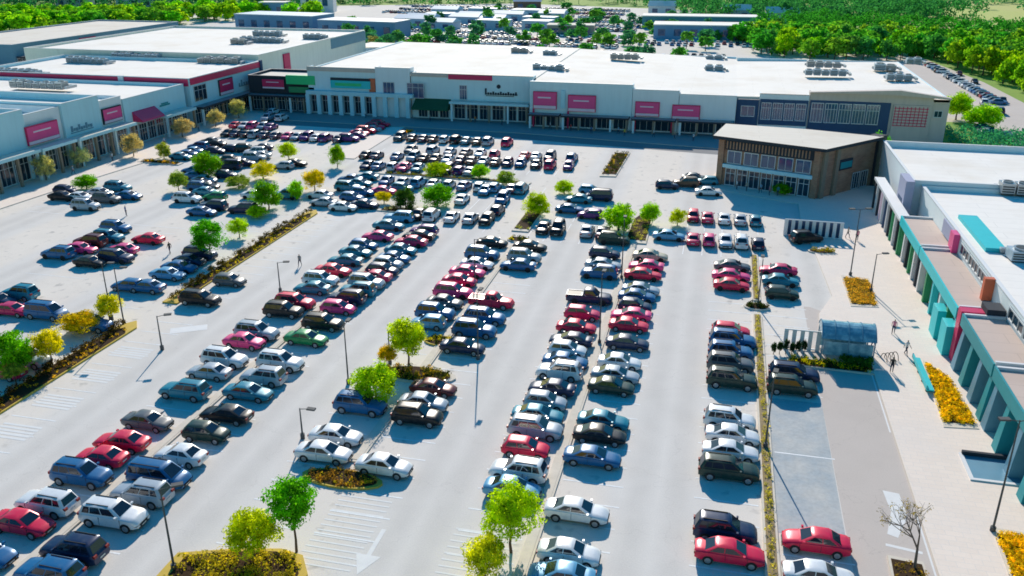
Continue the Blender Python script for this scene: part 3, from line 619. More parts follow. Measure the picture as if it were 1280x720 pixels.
CROSS=[('from the left, near cross row facing the brick restaurant', 'cars in the cross rows', 1.5708, [(-2.2, 121.0, 'crimson', 's'), (0.0, 121.0, 'pink', 'h'), (2.3, 121.0, 'white', 's'), (4.5, 121.0, 'white', 'u'), (6.8, 121.0, 'navy', 'h')]),
('parked alone left of the near cross row by the small light tree', 'cars in the cross rows', 0, [(-5.7, 121.5, 'skyblue', 's')]),
('from the left, far cross row facing the brick restaurant', 'cars in the cross rows', 1.5708, [(-2.7, 132.2, 'red', 'h'), (-0.5, 132.2, 'crimson', 's'), (2.0, 132.2, 'white', 's'), (4.4, 132.2, 'silver', 's'), (6.7, 132.2, 'teal', 'h')]),
('from the left, near cross row behind the central double row', 'cars in the cross rows', 1.5708, [(-24.2, 121.0, 'black', 's'), (-22.0, 121.0, 'black', 'u'), (-17.6, 121.0, 'silver', 's'), (-15.3, 121.0, 'navy', 's')]),
('from the left in the file by the round lime trees', 'cars in the cross rows', 0, [(-18.4, 129.3, 'purple', 'h'), (-22.1, 131.6, 'blue', 's'), (-21.7, 137.7, 'teal', 's'), (-18.7, 139.9, 'navy', 'v'), (-20.6, 143.7, 'skyblue', 'h')]),
('from the left, near cross row behind the third double row', 'cars in the cross rows', 1.5708, [(-44.7, 123.2, 'black', 's'), (-42.5, 123.2, 'white', 'u'), (-39.2, 123.2, 'white', 's'), (-36.2, 123.2, 'silver', 's'), (-33.6, 123.2, 'black', 'h')]),
('from the left, middle cross row behind the third double row', 'cars in the cross rows', 1.5708, [(-40.5, 133.2, 'white', 's'), (-38.2, 139.5, 'skyblue', 's'), (-34.0, 134.8, 'blue', 'u'), (-34.0, 141.6, 'navy', 's'), (-33.2, 128.3, 'navy', 'h'), (-32.4, 141.9, 'teal', 'u')]),
('from the near end of the blue cluster beyond the fourth row', 'cars in the blue cluster', 0, [(-57.8, 124.2, 'white', 's'), (-55.0, 126.4, 'navy', 's'), (-58.7, 129.8, 'blue', 'h'), (-58.2, 133.3, 'blue', 'h'), (-61.9, 135.6, 'teal', 'u'), (-55.0, 134.9, 'pink', 's'), (-52.6, 137.6, 'teal', 'h'), (-61.1, 138.9, 'teal', 's'), (-63.9, 141.2, 'blue', 's'), (-61.7, 143.5, 'teal', 's')]),
('from the left in the long pale-roofed cross row', 'cars in the cross rows', 1.5708, [(-57.1, 141.5, 'blue', 's'), (-53.9, 141.5, 'silver', 's'), (-51.1, 141.5, 'skyblue', 'u'), (-48.2, 141.5, 'white', 's'), (-45.4, 141.5, 'silver', 'h'), (-42.6, 141.5, 'blue', 's'), (-39.8, 141.5, 'white', 'h'), (-37.1, 141.5, 'skyblue', 'h')]),
('from the left in the row of mixed cars by lime trees', 'cars in the cross rows', 1.5708, [(-64.9, 151.8, 'navy', 's'), (-62.7, 151.8, 'blue', 's'), (-59.7, 151.8, 'white', 'h'), (-57.5, 151.8, 'pink', 's'), (-54.8, 151.8, 'teal', 's'), (-48.9, 151.8, 'navy', 'u'), (-46.6, 151.8, 'purple', 'h'), (-44.4, 151.8, 'silver', 's')]),
('from the left, front long cross row before the main mall', 'cars in the cross rows', 1.5708, [(-68.5, 160.0, 'black', 's'), (-66.3, 160.0, 'navy', 's'), (-62.0, 160.0, 'blue', 's'), (-58.6, 160.0, 'silver', 'u'), (-56.3, 160.0, 'black', 's'), (-54.0, 160.0, 'black', 's'), (-51.4, 160.0, 'white', 's'), (-48.7, 160.0, 'navy', 's'), (-46.5, 160.0, 'black', 's'), (-44.1, 160.0, 'silver', 's'), (-41.7, 160.0, 'black', 's'), (-39.3, 160.0, 'navy', 'h'), (-36.7, 160.0, 'blue', 'h'), (-33.6, 160.0, 'black', 's'), (-30.9, 160.0, 'crimson', 'u'), (-27.3, 160.0, 'purple', 'h')]),
('from the left, second long cross row before the main mall', 'cars in the cross rows', 1.5708, [(-61.5, 166.6, 'grey', 's'), (-56.7, 166.6, 'silver', 'u'), (-53.0, 166.6, 'silver', 's'), (-49.6, 166.6, 'grey', 's'), (-46.6, 166.6, 'white', 's'), (-43.6, 166.6, 'crimson', 'h'), (-37.3, 166.6, 'red', 's'), (-35.0, 166.6, 'white', 's'), (-32.2, 166.6, 'navy', 'u'), (-27.8, 166.6, 'blue', 'u')]),
('from the left, rear cross row nearest the main mall', 'cars in the cross rows', 1.5708, [(-67.9, 177.5, 'grey', 'u'), (-65.0, 177.5, 'black', 's'), (-62.5, 177.5, 'navy', 's'), (-60.2, 177.5, 'black', 's'), (-57.7, 177.5, 'white', 'h'), (-55.0, 177.5, 'black', 'u'), (-52.7, 177.5, 'teal', 's'), (-50.2, 177.5, 'darkgreen', 's'), (-47.9, 177.5, 'silver', 'u'), (-43.7, 177.5, 'crimson', 'u')]),
('from the left in the long row under the left shops', 'cars in the cross rows', 1.5708, [(-107.0, 172.8, 'black', 's'), (-104.7, 172.8, 'navy', 's'), (-102.4, 172.8, 'black', 's'), (-100.2, 172.8, 'silver', 'u'), (-97.8, 172.8, 'navy', 's'), (-95.1, 172.8, 'navy', 's'), (-92.3, 172.8, 'pink', 's'), (-90.1, 172.8, 'silver', 's'), (-87.8, 172.8, 'purple', 'u'), (-85.5, 172.8, 'white', 's'), (-83.3, 172.8, 'purple', 'u'), (-80.1, 172.8, 'navy', 's')]),
('from the left in the sky-tinted crimson row under the left shops', 'cars in the cross rows', 1.5708, [(-110.0, 181.5, 'red', 's'), (-107.7, 181.5, 'white', 's'), (-105.5, 181.5, 'pink', 'u'), (-103.2, 181.5, 'silver', 'h'), (-101.0, 181.5, 'purple', 's')]),
('from the near end of the crimson file by the middle path', 'cars in the crimson file', 0, [(-78.1, 173.3, 'purple', 'u'), (-77.9, 176.8, 'purple', 's'), (-78.4, 179.9, 'crimson', 's'), (-77.7, 182.1, 'red', 'u'), (-77.4, 184.4, 'silver', 's'), (-77.4, 186.6, 'crimson', 'u'), (-77.5, 190.0, 'red', 'u')]),
('from the left of the three by the mall corner', 'cars at the mall corner', 1.5708, [(-109.9, 199.5, 'white', 'h'), (-107.1, 191.2, 'silver', 'u'), (-103.8, 192.0, 'white', 'u')]),
('from the near end of the blue group below the tan trees', 'cars in the left field of the lot', 0, [(-103.9, 149.7, 'teal', 's'), (-104.2, 152.0, 'blue', 's'), (-104.6, 154.8, 'skyblue', 's'), (-105.4, 158.5, 'blue', 'u')]),
('from the near end of the dark group below the tan trees', 'cars in the left field of the lot', 0, [(-100.2, 156.1, 'navy', 's'), (-98.4, 158.3, 'navy', 'h'), (-103.6, 161.9, 'black', 's'), (-106.2, 164.2, 'grey', 's')]),
('from the near end of the ring of dark cars', 'cars in the left field of the lot', 0.25, [(-88.9, 147.7, 'navy', 's'), (-92.8, 149.9, 'brown', 'h'), (-89.1, 152.2, 'silver', 'u'), (-89.1, 154.4, 'silver', 's'), (-91.4, 156.7, 'white', 'u'), (-94.6, 158.9, 'black', 'u'), (-92.3, 161.2, 'navy', 's')]),
('from the near end of the cars round the big green tree', 'cars in the left field of the lot', 0.1, [(-86.1, 130.0, 'darkgreen', 's'), (-89.1, 132.2, 'navy', 's'), (-89.2, 134.5, 'silver', 's'), (-92.3, 136.8, 'blue', 's'), (-87.2, 138.6, 'navy', 'h'), (-95.1, 140.4, 'blue', 's'), (-90.2, 144.8, 'navy', 'v')]),
('from the left of the pair under the round lime tree', 'cars in the left field of the lot', 0.1, [(-80.4, 147.5, 'silver', 'h'), (-79.1, 149.8, 'black', 's')]),
('from the near end beside the middle green tree', 'cars in the left field of the lot', 0.05, [(-78.5, 116.5, 'blue', 's'), (-78.4, 119.7, 'navy', 'u'), (-85.0, 122.6, 'white', 'u'), (-81.2, 124.8, 'green', 'h'), (-84.4, 127.3, 'teal', 's'), (-86.7, 129.5, 'blue', 'u')]),
('from the left of the white pair by the yellow trees', 'cars in the left field of the lot', 0, [(-62.1, 126.0, 'silver', 's'), (-64.6, 130.0, 'white', 's')]),
('from the near end by the bushy green trees', 'cars in the left field of the lot', 0.1, [(-72.8, 119.2, 'navy', 'u'), (-75.3, 127.4, 'white', 's'), (-70.1, 128.6, 'teal', 'u')]),
('from the near end of the pale cluster on the far left', 'cars in the left field of the lot', 0.05, [(-98.5, 114.9, 'silver', 'u'), (-106.2, 119.0, 'black', 's'), (-98.0, 119.4, 'grey', 'u'), (-103.3, 119.6, 'white', 's'), (-95.8, 122.0, 'blue', 's'), (-108.5, 122.6, 'navy', 'h'), (-101.7, 122.6, 'silver', 's'), (-100.8, 126.1, 'teal', 'u')]),
('from the near end of the cluster of crimson and blue cars', 'cars in the crimson and blue cluster', 0, [(-80.1, 92.3, 'black', 's'), (-77.8, 94.6, 'navy', 'u'), (-86.5, 94.1, 'blue', 'u'), (-85.0, 96.6, 'pink', 's'), (-79.1, 97.7, 'pink', 's'), (-85.5, 99.3, 'maroon', 'u'), (-84.4, 101.8, 'teal', 'u'), (-78.4, 102.5, 'red', 's'), (-86.3, 106.0, 'blue', 'u')]),
('from the near end of the left edge cars', 'cars at the left edge', 0, [(-77.9, 76.1, 'crimson', 's'), (-73.3, 76.2, 'blue', 'v'), (-81.6, 78.1, 'navy', 's'), (-80.6, 80.4, 'teal', 'u'), (-69.6, 85.9, 'blue', 'h')]),
('from the left beside the rocky planter', 'cars in the cross rows', 0.1, [(-0.8, 147.4, 'white', 's'), (-8.0, 150.0, 'navy', 'h'), (-4.9, 152.3, 'brown', 'u'), (-1.3, 154.6, 'teal', 'h'), (-3.6, 156.8, 'grey', 's')]),
('parked alone beside the long white slatted screen', 'cars in the cross rows', 0.45, [(13.6, 125.0, 'black', 'u')]),
('from the near end on the road behind the mall', 'cars on the road behind the mall', 1.4, [(58.5, 214, 'white', 'h'), (63.2, 232, 'navy', 'h'), (69.0, 243, 'navy', 'u'), (68.4, 256, 'white', 'u'), (74.4, 262, 'black', 's'), (71.3, 272, 'grey', 's'), (70.6, 288, 'silver', 's'), (75.5, 297, 'black', 's'), (70.2, 306, 'grey', 's'), (75, 315, 'maroon', 's'), (69.6, 322, 'black', 's')]),
]
for desc,grp,ang,cars in CROSS:
    for i,(x,y,colr,k) in enumerate(cars):
        kind=KW[k]; a=ang+(math.pi if rc.random()<.4 else 0)+rc.gauss(0,.02)
        place_car(kind,colr,x,y,a,f"{CWORD.get(colr,colr)} {KWORD[kind]}, {ORD[i]+chr(32)+desc if len(cars)>1 else desc}",grp,0 if y<92 else (1 if y<122 else 2))
# ---------------------------------------------------------------- buildings
def bays(root,F,a0,a1,n,z0,z1,count,glass='shop_glass',gap=.35,name='shop_window',mull=2):
    w=(a1-a0)/count
    for i in range(count):
        s0=a0+i*w+gap/2; s1=a0+(i+1)*w-gap/2; mb=MB()
        F.box(mb,s0,s1,n,n+.05,z0,z1,0)
        for t in (0,1): F.box(mb,(s0,s1-.12)[t],(s0+.12,s1)[t],n+.05,n+.13,z0,z1,1)
        F.box(mb,s0+.12,s1-.12,n+.05,n+.13,z1-.14,z1,1); F.box(mb,s0+.12,s1-.12,n+.05,n+.13,z0,z0+.14,1)
        for k in range(mull): 
            q=s0+(s1-s0)*(k+1)/(mull+1); F.box(mb,q-.04,q+.04,n+.05,n+.12,z0+.14,z1-.14,1)
        if z1-z0>3: F.box(mb,s0+.12,s1-.12,n+.05,n+.115,z0+(z1-z0)*.68,z0+(z1-z0)*.68+.09,1)
        mb.build(name,[M[glass],M['frame']],root)
def sign(root,F,a0,a1,n,z0,z1,face='pink',band='pale_pink',frame='dark_wall',strokes=True,seed=0):
    b=MB(); F.box(b,a0,a1,n,n+.30,z0,z1,0); o=b.build('sign_board',M[frame],root)
    f=MB(); h=z1-z0; F.box(f,a0+.18,a1-.18,n+.30,n+.36,z0+h*.22,z1-.2,0); F.box(f,a0+.18,a1-.18,n+.30,n+.40,z0+.12,z0+h*.2,1)
    rnd=random.Random(seed+int(a0*10)); x=a0+.9; 
    # faint raised strip, too blurred in the photograph to be read
    if strokes:
        F.box(f,a0+(a1-a0)*.2,a1-(a1-a0)*.25,n+.36,n+.38,z0+h*.62,z0+h*.70,1)
    f.build('sign_face',[M[face],M[band]],o); return o
def parapet_block(root,F,a0,a1,nf,nb,zt,wall='grey_wall',roof='roof',cap='cap_white',drop=.55,t=.35,part='wall'):
    b=MB(); zr=zt-drop
    F.box(b,a0,a1,nf-t,nf,-.05,zt,0); F.box(b,a0,a1,nb,nb+t,-.05,zt,0)
    F.box(b,a0,a0+t,nb+t,nf-t,-.05,zt,0); F.box(b,a1-t,a1,nb+t,nf-t,-.05,zt,0)
    w=b.build(part,M[wall],root)
    c=MB(); F.box(c,a0-.04,a1+.04,nf-t-.04,nf+.06,zt,zt+.10,0); F.box(c,a0-.04,a1+.04,nb-.04,nb+t+.04,zt,zt+.10,0)
    F.box(c,a0-.04,a0+t+.04,nb+t+.04,nf-t-.04,zt,zt+.10,0); F.box(c,a1-t-.04,a1+.04,nb+t+.04,nf-t-.04,zt,zt+.10,0)
    c.build('parapet_cap',M[cap],w)
    r=MB(); F.box(r,a0+t,a1-t,nb+t,nf-t,zr-.3,zr,0); r.build('roof',M[roof],root)
    return w
def canopy(root,F,a0,a1,n,out,z,th=.5,mat='dark_wall',top='roof_cream',post=0):
    b=MB(); F.box(b,a0,a1,n,n+out,z,z+th,0); F.box(b,a0+.1,a1-.1,n+.05,n+out-.1,z+th,z+th+.04,1)
    o=b.build('canopy',[M[mat],M[top]],root)
    if post:
        k=max(2,int((a1-a0)/post)+1)
        for i in range(k):
            s=a0+.5+(a1-a0-1.)*i/(k-1); p=MB(); F.box(p,s-.22,s+.22,n+out-.75,n+out-.3,-.05,z,0); p.build('column',M['stone' if i%3 else 'grey_wall'],root)
    return o
# ---- main mall, facing the camera
mall=thing('shopping_mall','long white-roofed shopping mall with pink signs across the far side of the lot','mall',(-27,203,0))
F=FR((0,203,0),(1,0,0),(0,-1,0))
segs=[(-101.5,-83.2,0,11.5,'grey_wall','cap_grey'),(-83.1,-74.2,.6,12.,'white_wall','cap_white'),(-74.1,-43.6,0,10.9,'grey_wall','cap_grey'),(-43.5,-19.7,4,10.4,'grey_wall','cap_white'),(-19.6,-9.3,4.2,9.5,'white_wall','cap_white'),(-9.2,3.3,4,8.8,'white_wall','cap_white'),(3.4,8.1,2.6,7.9,'navy_wall','cap_grey'),(8.2,18.7,2.,9.2,'white_wall','cap_grey'),(18.8,44.,1.6,9.9,'tan_fascia','cap_grey')]
for k,(a0,a1,n,zt,wm,cm) in enumerate(segs):
    b=MB(); F.box(b,a0,a1,n-.35,n,-.05,zt,0); F.box(b,a0,a0+.3,n-3.2,n-.35,zt-1.5,zt-.02,0); F.box(b,a1-.3,a1,n-3.2,n-.35,zt-1.5,zt-.02,0); wl_=b.build('wall',M[wm],mall)
    b=MB(); F.box(b,a0-.04,a1+.04,n-.4,n+.06,zt,zt+.1,0); b.build('parapet_cap',M[cm],wl_)
for a0,a1,n,nb,z0,z1 in ((-101.4,-43.6,-.36,-68.5,10.75,10.25),(-43.6,3.3,3.64,-68.5,10.05,8.35),(3.3,47.2,1.2,-64,8.35,9.2)):
    b=MB(); p=[F.P(a0,n,z0-.5),F.P(a1,n,z1-.5),F.P(a1,nb,z1-.5),F.P(a0,nb,z0-.5),F.P(a0,n,z0),F.P(a1,n,z1),F.P(a1,nb,z1),F.P(a0,nb,z0)]; b.hexa(p,0); b.build('roof',M['roof'],mall)
b=MB(); F.box(b,-101.5,-101.1,-68.5,-.36,-.05,11.,0); F.box(b,46.95,47.3,-64,1.1,-.05,9.3,0); F.box(b,-101,3.3,-69,-68.6,-.05,8.9,0); F.box(b,3.4,47,-64.5,-64.1,-.05,9.2,0); b.build('rear_wall',M['grey_wall'],mall)
# coloured caps, upper windows, signs
b=MB(); F.box(b,-64.5,-53.6,.0,.22,9.7,10.85,0); b.build('fascia_band',M['crimson'],mall)
b=MB(); F.box(b,-101.5,-83.3,0,.2,10.6,11.4,0); b.build('fascia_band',M['tan_fascia'],mall)
b=MB(); F.box(b,-74,-64.7,0,.2,10.1,10.8,0); b.build('fascia_band',M['tan_fascia'],mall)
for a0,a1,z0,z1,n in ((-81.2,-78.2,5.6,8.6,.6),(-75.,-70.6,4.9,8.6,.6),(-61.8,-59.9,4.9,8.4,0)): bays(mall,F,a0,a1,n,z0,z1,1,'blue_glass',.0,'upper_window',2)
# teal and green signs at the corner end, arcade of pale pilasters under them
b=MB(); F.box(b,-95.2,-84.6,.02,.5,6.6,8.5,0); F.box(b,-95.2,-84.6,.02,.42,8.5,9.1,1); o=b.build('sign_board',[M['teal'],M['dark_wall']],mall)
b=MB(); F.box(b,-94,-87,.5,.54,7.2,7.9,0); b.build('sign_face',M['green_sign'],o)
b=MB(); F.box(b,-85.,-83.4,.02,.35,5.2,9.2,0); b.build('sign_board',M['orange'],mall)
for i in range(10):
    s=-101.2+i*2.95; b=MB(); F.box(b,s-.5,s+.5,1.0,1.7,-.05,5.,0); b.build('pilaster',M['blue_wall'],mall)
b=MB(); F.box(b,-101.5,-73.3,.02,1.75,5.0,5.9,0); b.build('canopy',M['blue_wall'],mall)
bays(mall,F,-101.,-74.6,.02,.4,4.7,9)
b=MB(); pts=[]; 
p=[F.P(-73,3.6,2.6),F.P(-64,3.6,2.6),F.P(-64,.05,2.6),F.P(-73,.05,2.6),F.P(-73,3.4,3.0),F.P(-64,3.4,3.0),F.P(-64,.05,4.9),F.P(-73,.05,4.9)]; b.hexa(p,0); b.build('awning',M['green_dark'],mall)
bays(mall,F,-72.6,-64.4,.02,.3,2.5,3)
# script sign without readable letters, emblem above it
b=MB(); x=-55.4
for i in range(13):
    h=(1.5 if i==0 else (.55 if i%3 else .8)); F.box(b,x,x+.42,.02,.14,6.35,6.35+h,0); F.box(b,x,x+.62,.03,.12,6.45,6.62,0); x+=.62
F.box(b,-55.2,-48.2,.02,.1,6.05,6.18,0)
b.tube(F.P(-52,.02,8.35),F.P(-52,.14,8.35),.5,.5,12,0); b.build('sign_letters',M['dark_wall'],mall)
canopy(mall,F,-63.6,-44.,.02,3.,4.3,.5,'blue_wall','roof_cream',4.6); bays(mall,F,-63.4,-44.2,.02,.3,4.1,6)
for a0,a1,z0,z1 in ((-42.6,-37.,4.3,8.3),(-34.4,-27.9,4.0,7.8),(-18.9,-13.4,3.6,6.9),(-10.6,-4.4,3.3,6.5)):
    sign(mall,F,a0,a1,4.25,z0,z1,'pink','pale_pink','crimson')
    for s in (a0-.1,):
        b=MB(); F.box(b,s,s+.4,4.25,4.6,.0,z0-.05,0); b.build('sign_post',M['crimson'],mall)
for a0,a1,n in ((-43.4,-36.,4),(-35.6,-20,4),(-19.4,-9.5,4.2),(-9.,3.2,4)):
    canopy(mall,F,a0,a1,n+.02,2.9,3.0,.35,'dark_wall','cap_grey',3.4); bays(mall,F,a0+.1,a1-.1,n+.01,.3,2.9,max(2,int((a1-a0)/3.6)))
b=MB(); F.box(b,-33.5-2.6,-35.1,4.02,4.4,4.6,8.7,0); b.build('pilaster',M['blue_wall'],mall)
# glazed right-hand end
bays(mall,F,4.4,7.4,2.62,4.2,6.6,1,'blue_glass',.0,'upper_window',1)
b=MB(); F.box(b,8.4,18.6,2.02,2.2,2.5,8.1,0); b.build('cladding',M['navy_wall'],mall)
bays(mall,F,8.6,18.4,2.2,3.6,7.4,4,'blue_glass',.3,'upper_window',3)
b=MB(); F.box(b,19.0,35.6,1.62,1.8,.0,8.2,0); b.build('cladding',M['navy_wall'],mall)
bays(mall,F,19.2,33.6,1.8,3.4,7.7,5,'blue_glass',.3,'upper_window',3)
b=MB(); F.box(b,36.2,43.4,1.62,1.95,.0,7.9,0); pan=b.build('cladding',M['tan_fascia'],mall)
b=MB()
for i in range(7): 
    F.box(b,36.4,43.2,1.95,2.02,3.4+i*.62,3.55+i*.62,0)
for i in range(9): F.box(b,36.5+i*.8,36.62+i*.8,2.02,2.07,3.4,7.6,0)
b.build('lattice',M['crimson'],pan)
b=MB(); p=[F.P(18.6,2.4,9.9),F.P(37,2.4,9.9),F.P(37,.8,9.9),F.P(18.6,.8,9.9),F.P(18.6,2.4,10.0),F.P(37,2.4,11.0),F.P(37,.8,11.0),F.P(18.6,.8,10.0)]; b.hexa(p,0)
p=[F.P(37,2.4,9.9),F.P(47.3,2.4,9.4),F.P(47.3,.8,9.4),F.P(37,.8,9.9),F.P(37,2.4,11.0),F.P(47.3,2.4,9.7),F.P(47.3,.8,9.7),F.P(37,.8,11.0)]; b.hexa(p,0); b.build('eave',M['tan_fascia'],mall)
b=MB(); F.box(b,44.1,47.3,.85,1.2,-.05,9.2,0); b.build('wall',M['tan_fascia'],mall); bays(mall,F,44.5,46.2,1.2,5.4,6.9,1,'shop_glass',0,'upper_window',1)
# ---- corner shop with the bright green sign
cs=thing('corner_shop','dark corner shop with a bright green sign where the two malls meet','shop',(-111,204,0))
F2=FR((0,204,0),(1,0,0),(0,-1,0))
parapet_block(cs,F2,-118.5,-101.7,.3,-12,8.8,'dark_wall','roof_cream','cap_grey')
b=MB(); F2.box(b,-107.4,-99.6,.35,1.3,7.1,9.3,0); b.build('sign_board',M['green_sign'],cs)
b=MB(); F2.box(b,-107.,-100.,.35,1.0,5.0,6.4,0); b.build('sign_board',M['green_panel'],cs)
sign(cs,F2,-114.6,-108.2,.35,5.6,8.2,'crimson','pale_pink')
canopy(cs,F2,-118,-102,.35,2.4,3.9,.4,'dark_wall','cap_grey',4.); bays(cs,F2,-117.8,-102.2,.32,.3,3.8,5)
# ---- left mall, facing right
lm=thing('retail_block','pale blue left-hand retail block with two pink signs and stepped white roof','retail block',(-150,140,0))
FL=FR((-121,0,0),(0,1,0),(1,0,0))
for a0,a1,n,zt,wm in ((90,130,0,12.6,'blue_wall'),(130.1,139.4,-.4,11.5,'white_wall'),(139.5,149.9,.1,12.0,'blue_wall'),(150,157.2,-.3,10.7,'white_wall'),(157.3,179.2,0,10.0,'blue_wall')):
    parapet_block(lm,FL,a0,a1,n,-66,zt,wm,'roof','cap_white',1.2 if zt>11 else .6)
sign(lm,FL,129.6,137.6,.05,6.1,9.5,'pink','pale_pink','crimson'); sign(lm,FL,150.6,156.5,-.25,6.0,9.1,'pink','pale_pink','dark_wall')
b=MB(); y=141.
for i in range(9):
    h=.6+.5*(i%3==0); FL.box(b,y,y+.45,.12,.24,6.4+.12*(i%2),6.4+h,0); y+=.68
FL.box(b,140.8,147.2,.12,.2,6.1,6.25,0); b.build('sign_letters',M['steel_blue'],lm)
b=MB(); FL.box(b,169.3,173,.02,.14,6.4,6.75,0); FL.box(b,169.9,172.4,.02,.14,6.85,7.1,0); b.build('sign_letters',M['teal_dark'],lm)
b=MB(); p=[FL.P(159.6,2.4,4.9),FL.P(167.4,2.4,4.9),FL.P(167.4,.05,4.9),FL.P(159.6,.05,4.9),FL.P(159.6,2.2,5.3),FL.P(167.4,2.2,5.3),FL.P(167.4,.05,7.0),FL.P(159.6,.05,7.0)]
b.hexa([p[i] for i in (1,0,3,2,5,4,7,6)],0); b.build('awning',M['crimson'],lm)
for a0,a1,z in ((100,129.5,5.2),(130,139,5.1),(139.6,149.6,5.0),(150,157,4.9),(167.6,179,4.3)): canopy(lm,FL,a0,a1,.15,2.6,z,.55,'blue_wall' ,'roof_cream',4.4)
bays(lm,FL,100,129,.12,.3,4.8,8); bays(lm,FL,130.2,139,.02,.3,4.7,3); bays(lm,FL,140,149.6,.12,.3,4.6,3); bays(lm,FL,150.4,157,.02,.3,4.5,2); bays(lm,FL,157.8,179,.02,.3,4.2,7)
# ---- crimson-banded store behind it
cb=thing('department_store','department store with a crimson band round its white roof, behind the left block','store',(-150,198,0))
parapet_block(cb,FL,180.6,214,.6,-60,11.0,'blue_wall','roof','cap_white',.7)
b=MB(); FL.box(b,181.,213.6,.6,.8,9.5,10.9,0); b.build('fascia_band',M['crimson'],cb)
FS=FR((0,180.6,0),(1,0,0),(0,-1,0))
b=MB(); FS.box(b,-180.5,-139,.0,.2,9.3,10.9,0); b.build('fascia_band',M['crimson'],cb)
b=MB(); FS.box(b,-137.4,-120.6,.0,.2,9.3,10.9,0); b.build('fascia_band',M['crimson'],cb)
b=MB(); FS.box(b,-138.9,-137.5,.0,.4,8.,11.2,0); b.build('pilaster',M['white_wall'],cb)
b=MB(); FL.box(b,213.2,214.2,.6,1.1,0,11.3,0); b.build('pilaster',M['navy_wall'],cb)
bays(cb,FL,182,187.2,.62,5.4,9.1,1,'shop_glass',0,'upper_window',2); sign(cb,FL,192.6,199,.62,5.2,9.0,'crimson','pale_pink','dark_wall')
b=MB(); y=202.
for i in range(8): FL.box(b,y,y+.6,.62,.74,6.1,6.9+.7*(i%4==1),0); y+=1.15
FL.box(b,202,211.2,.62,.70,6.0,6.18,0); b.build('sign_letters',M['steel_blue'],cb)
canopy(cb,FL,181,213,.62,2.6,4.0,.5,'dark_wall','cap_grey',4.5); bays(cb,FL,181.2,213,.62,.3,3.9,9)
# ---- tall store behind, cream wall with a narrow red sign
tc=thing('warehouse_store','big cream warehouse store with a narrow red wall sign behind the crimson-banded store','store',(-165,250,0))
parapet_block(tc,FL,216,290,-1,-75,12.3,'cream_wall','roof','cap_white',.6)
sign(tc,FL,229.6,233.4,-.95,6.4,11.0,'crimson','crimson','crimson',False)
b=MB(); FL.box(b,262,290,-1,-.8,9.,12.,0); b.build('cladding',M['steel_blue'],tc)
# ---- low far block
fb=thing('strip_mall','low far-left strip of shops under a long cream roof, trees along its front','shop row',(-250,300,0))
FD=FR((-236,0,0),(0,1,0),(1,0,0))
parapet_block(fb,FD,255,352,0,-40,8.2,'steel_blue','roof_cream','cap_white',.4)
sign(fb,FD,288,297,.05,4.6,7.2,'crimson','crimson','crimson',False); canopy(fb,FD,256,351,.05,2.5,3.8,.4,'dark_wall','cap_grey'); bays(fb,FD,256,351,.04,.3,3.6,14)
# ---- brick restaurant
rs=thing('brick_restaurant','brown brick flat-roofed restaurant with a strip of upper windows, before the mall end','restaurant',(12,158,0))
A,B_,C_=Vector((.3,155.3)),Vector((17,149)),Vector((27,160.5)); D_=Vector((15.5,163.6)); E_=Vector((2,165.5))
b=MB(); b.prism([tuple(q) for q in (A,B_,C_,D_,E_)],-.05,8.3,0); b.build('wall',M['brick'],rs)
u=(B_-A).normalized(); nn=Vector((u.y,-u.x)); u2=(C_-B_).normalized(); n2=Vector((u2.y,-u2.x))
def off(p,dx): return (p[0]+dx[0],p[1]+dx[1])
rp=[off(A,nn*1.1-u*.8),off(B_,(nn+n2)*.9),off(C_,n2*.9+u2*.6),off(D_,(0,.6)),off(E_,(-.8,.6))]
b=MB(); b.prism(rp,8.3,8.85,1,0,True); b.build('roof',[M['roof_cream'],M['dark_wall']],rs)
FRR=FR(A,u,nn); Lr=(B_-A).length
b=MB(); FRR.box(b,1.3,Lr-1.1,.02,.25,6.5,8.25,0); fz=b.build('frieze',M['dark_wall'],rs)
b=MB()
for i in range(26): 
    s=1.5+i*(Lr-3.)/26; FRR.box(b,s,s+.22,.25,.31,6.7,8.0,0)
b.build('slats',M['brick'],fz)
bays(rs,FRR,1.5,Lr-1.3,.03,4.1,6.4,5,'blue_glass',.45,'upper_window',1)
b=MB(); FRR.box(b,1.2,Lr-1.,.02,.7,3.4,4.0,0); b.build('canopy',M['blue_wall'],rs)
bays(rs,FRR,1.5,Lr-1.3,.03,.15,3.3,7,'shop_glass',.25,'shop_window',1)
for s in (.1,Lr-1.1):
    b=MB(); FRR.box(b,s,s+1.,.02,.5,-.05,8.2,0); b.build('pier',M['brick'],rs)
FR2=FR(B_,u2,n2); L2=(C_-B_).length
b=MB(); FR2.box(b,5.,8.6,.03,.25,4.2,6.,0); so_=b.build('sign_board',M['dark_wall'],rs); b=MB(); FR2.box(b,5.2,8.4,.25,.3,4.5,5.6,0); b.build('sign_face',M['teal_dark'],so_)
bays(rs,FR2,9.2,14.,.03,.2,3.2,2,'shop_glass',.3); 
for s in (.2,3.6):
    b=MB(); FR2.box(b,s,s+.9,.02,.5,-.05,8.2,0); b.build('pier',M['stone'],rs)
b=MB(); b.prism([off(C_,n2*.5),off(C_,n2*.5+u2*2.4),off(C_,-n2*1.5+u2*1.6),off(C_,-n2*1.5)],-.05,8.9,0); b.build('stair_tower',M['dark_wall'],rs)
# ---- right-hand white mall with teal arcade
rm=thing('white_mall','white right-hand mall with teal arcade, crimson blade wall and bright flat roof','mall',(45,110,0))
FW=FR((28,160,0),(0,-1,0),(-1,0,0))
parapet_block(rm,FW,0.,28.,0,-60,8.2,'white_wall','roof_white','cap_white',.9)
parapet_block(rm,FW,28.1,120,-1.2,-60,7.6,'white_wall','roof_white','cap_white',.5)
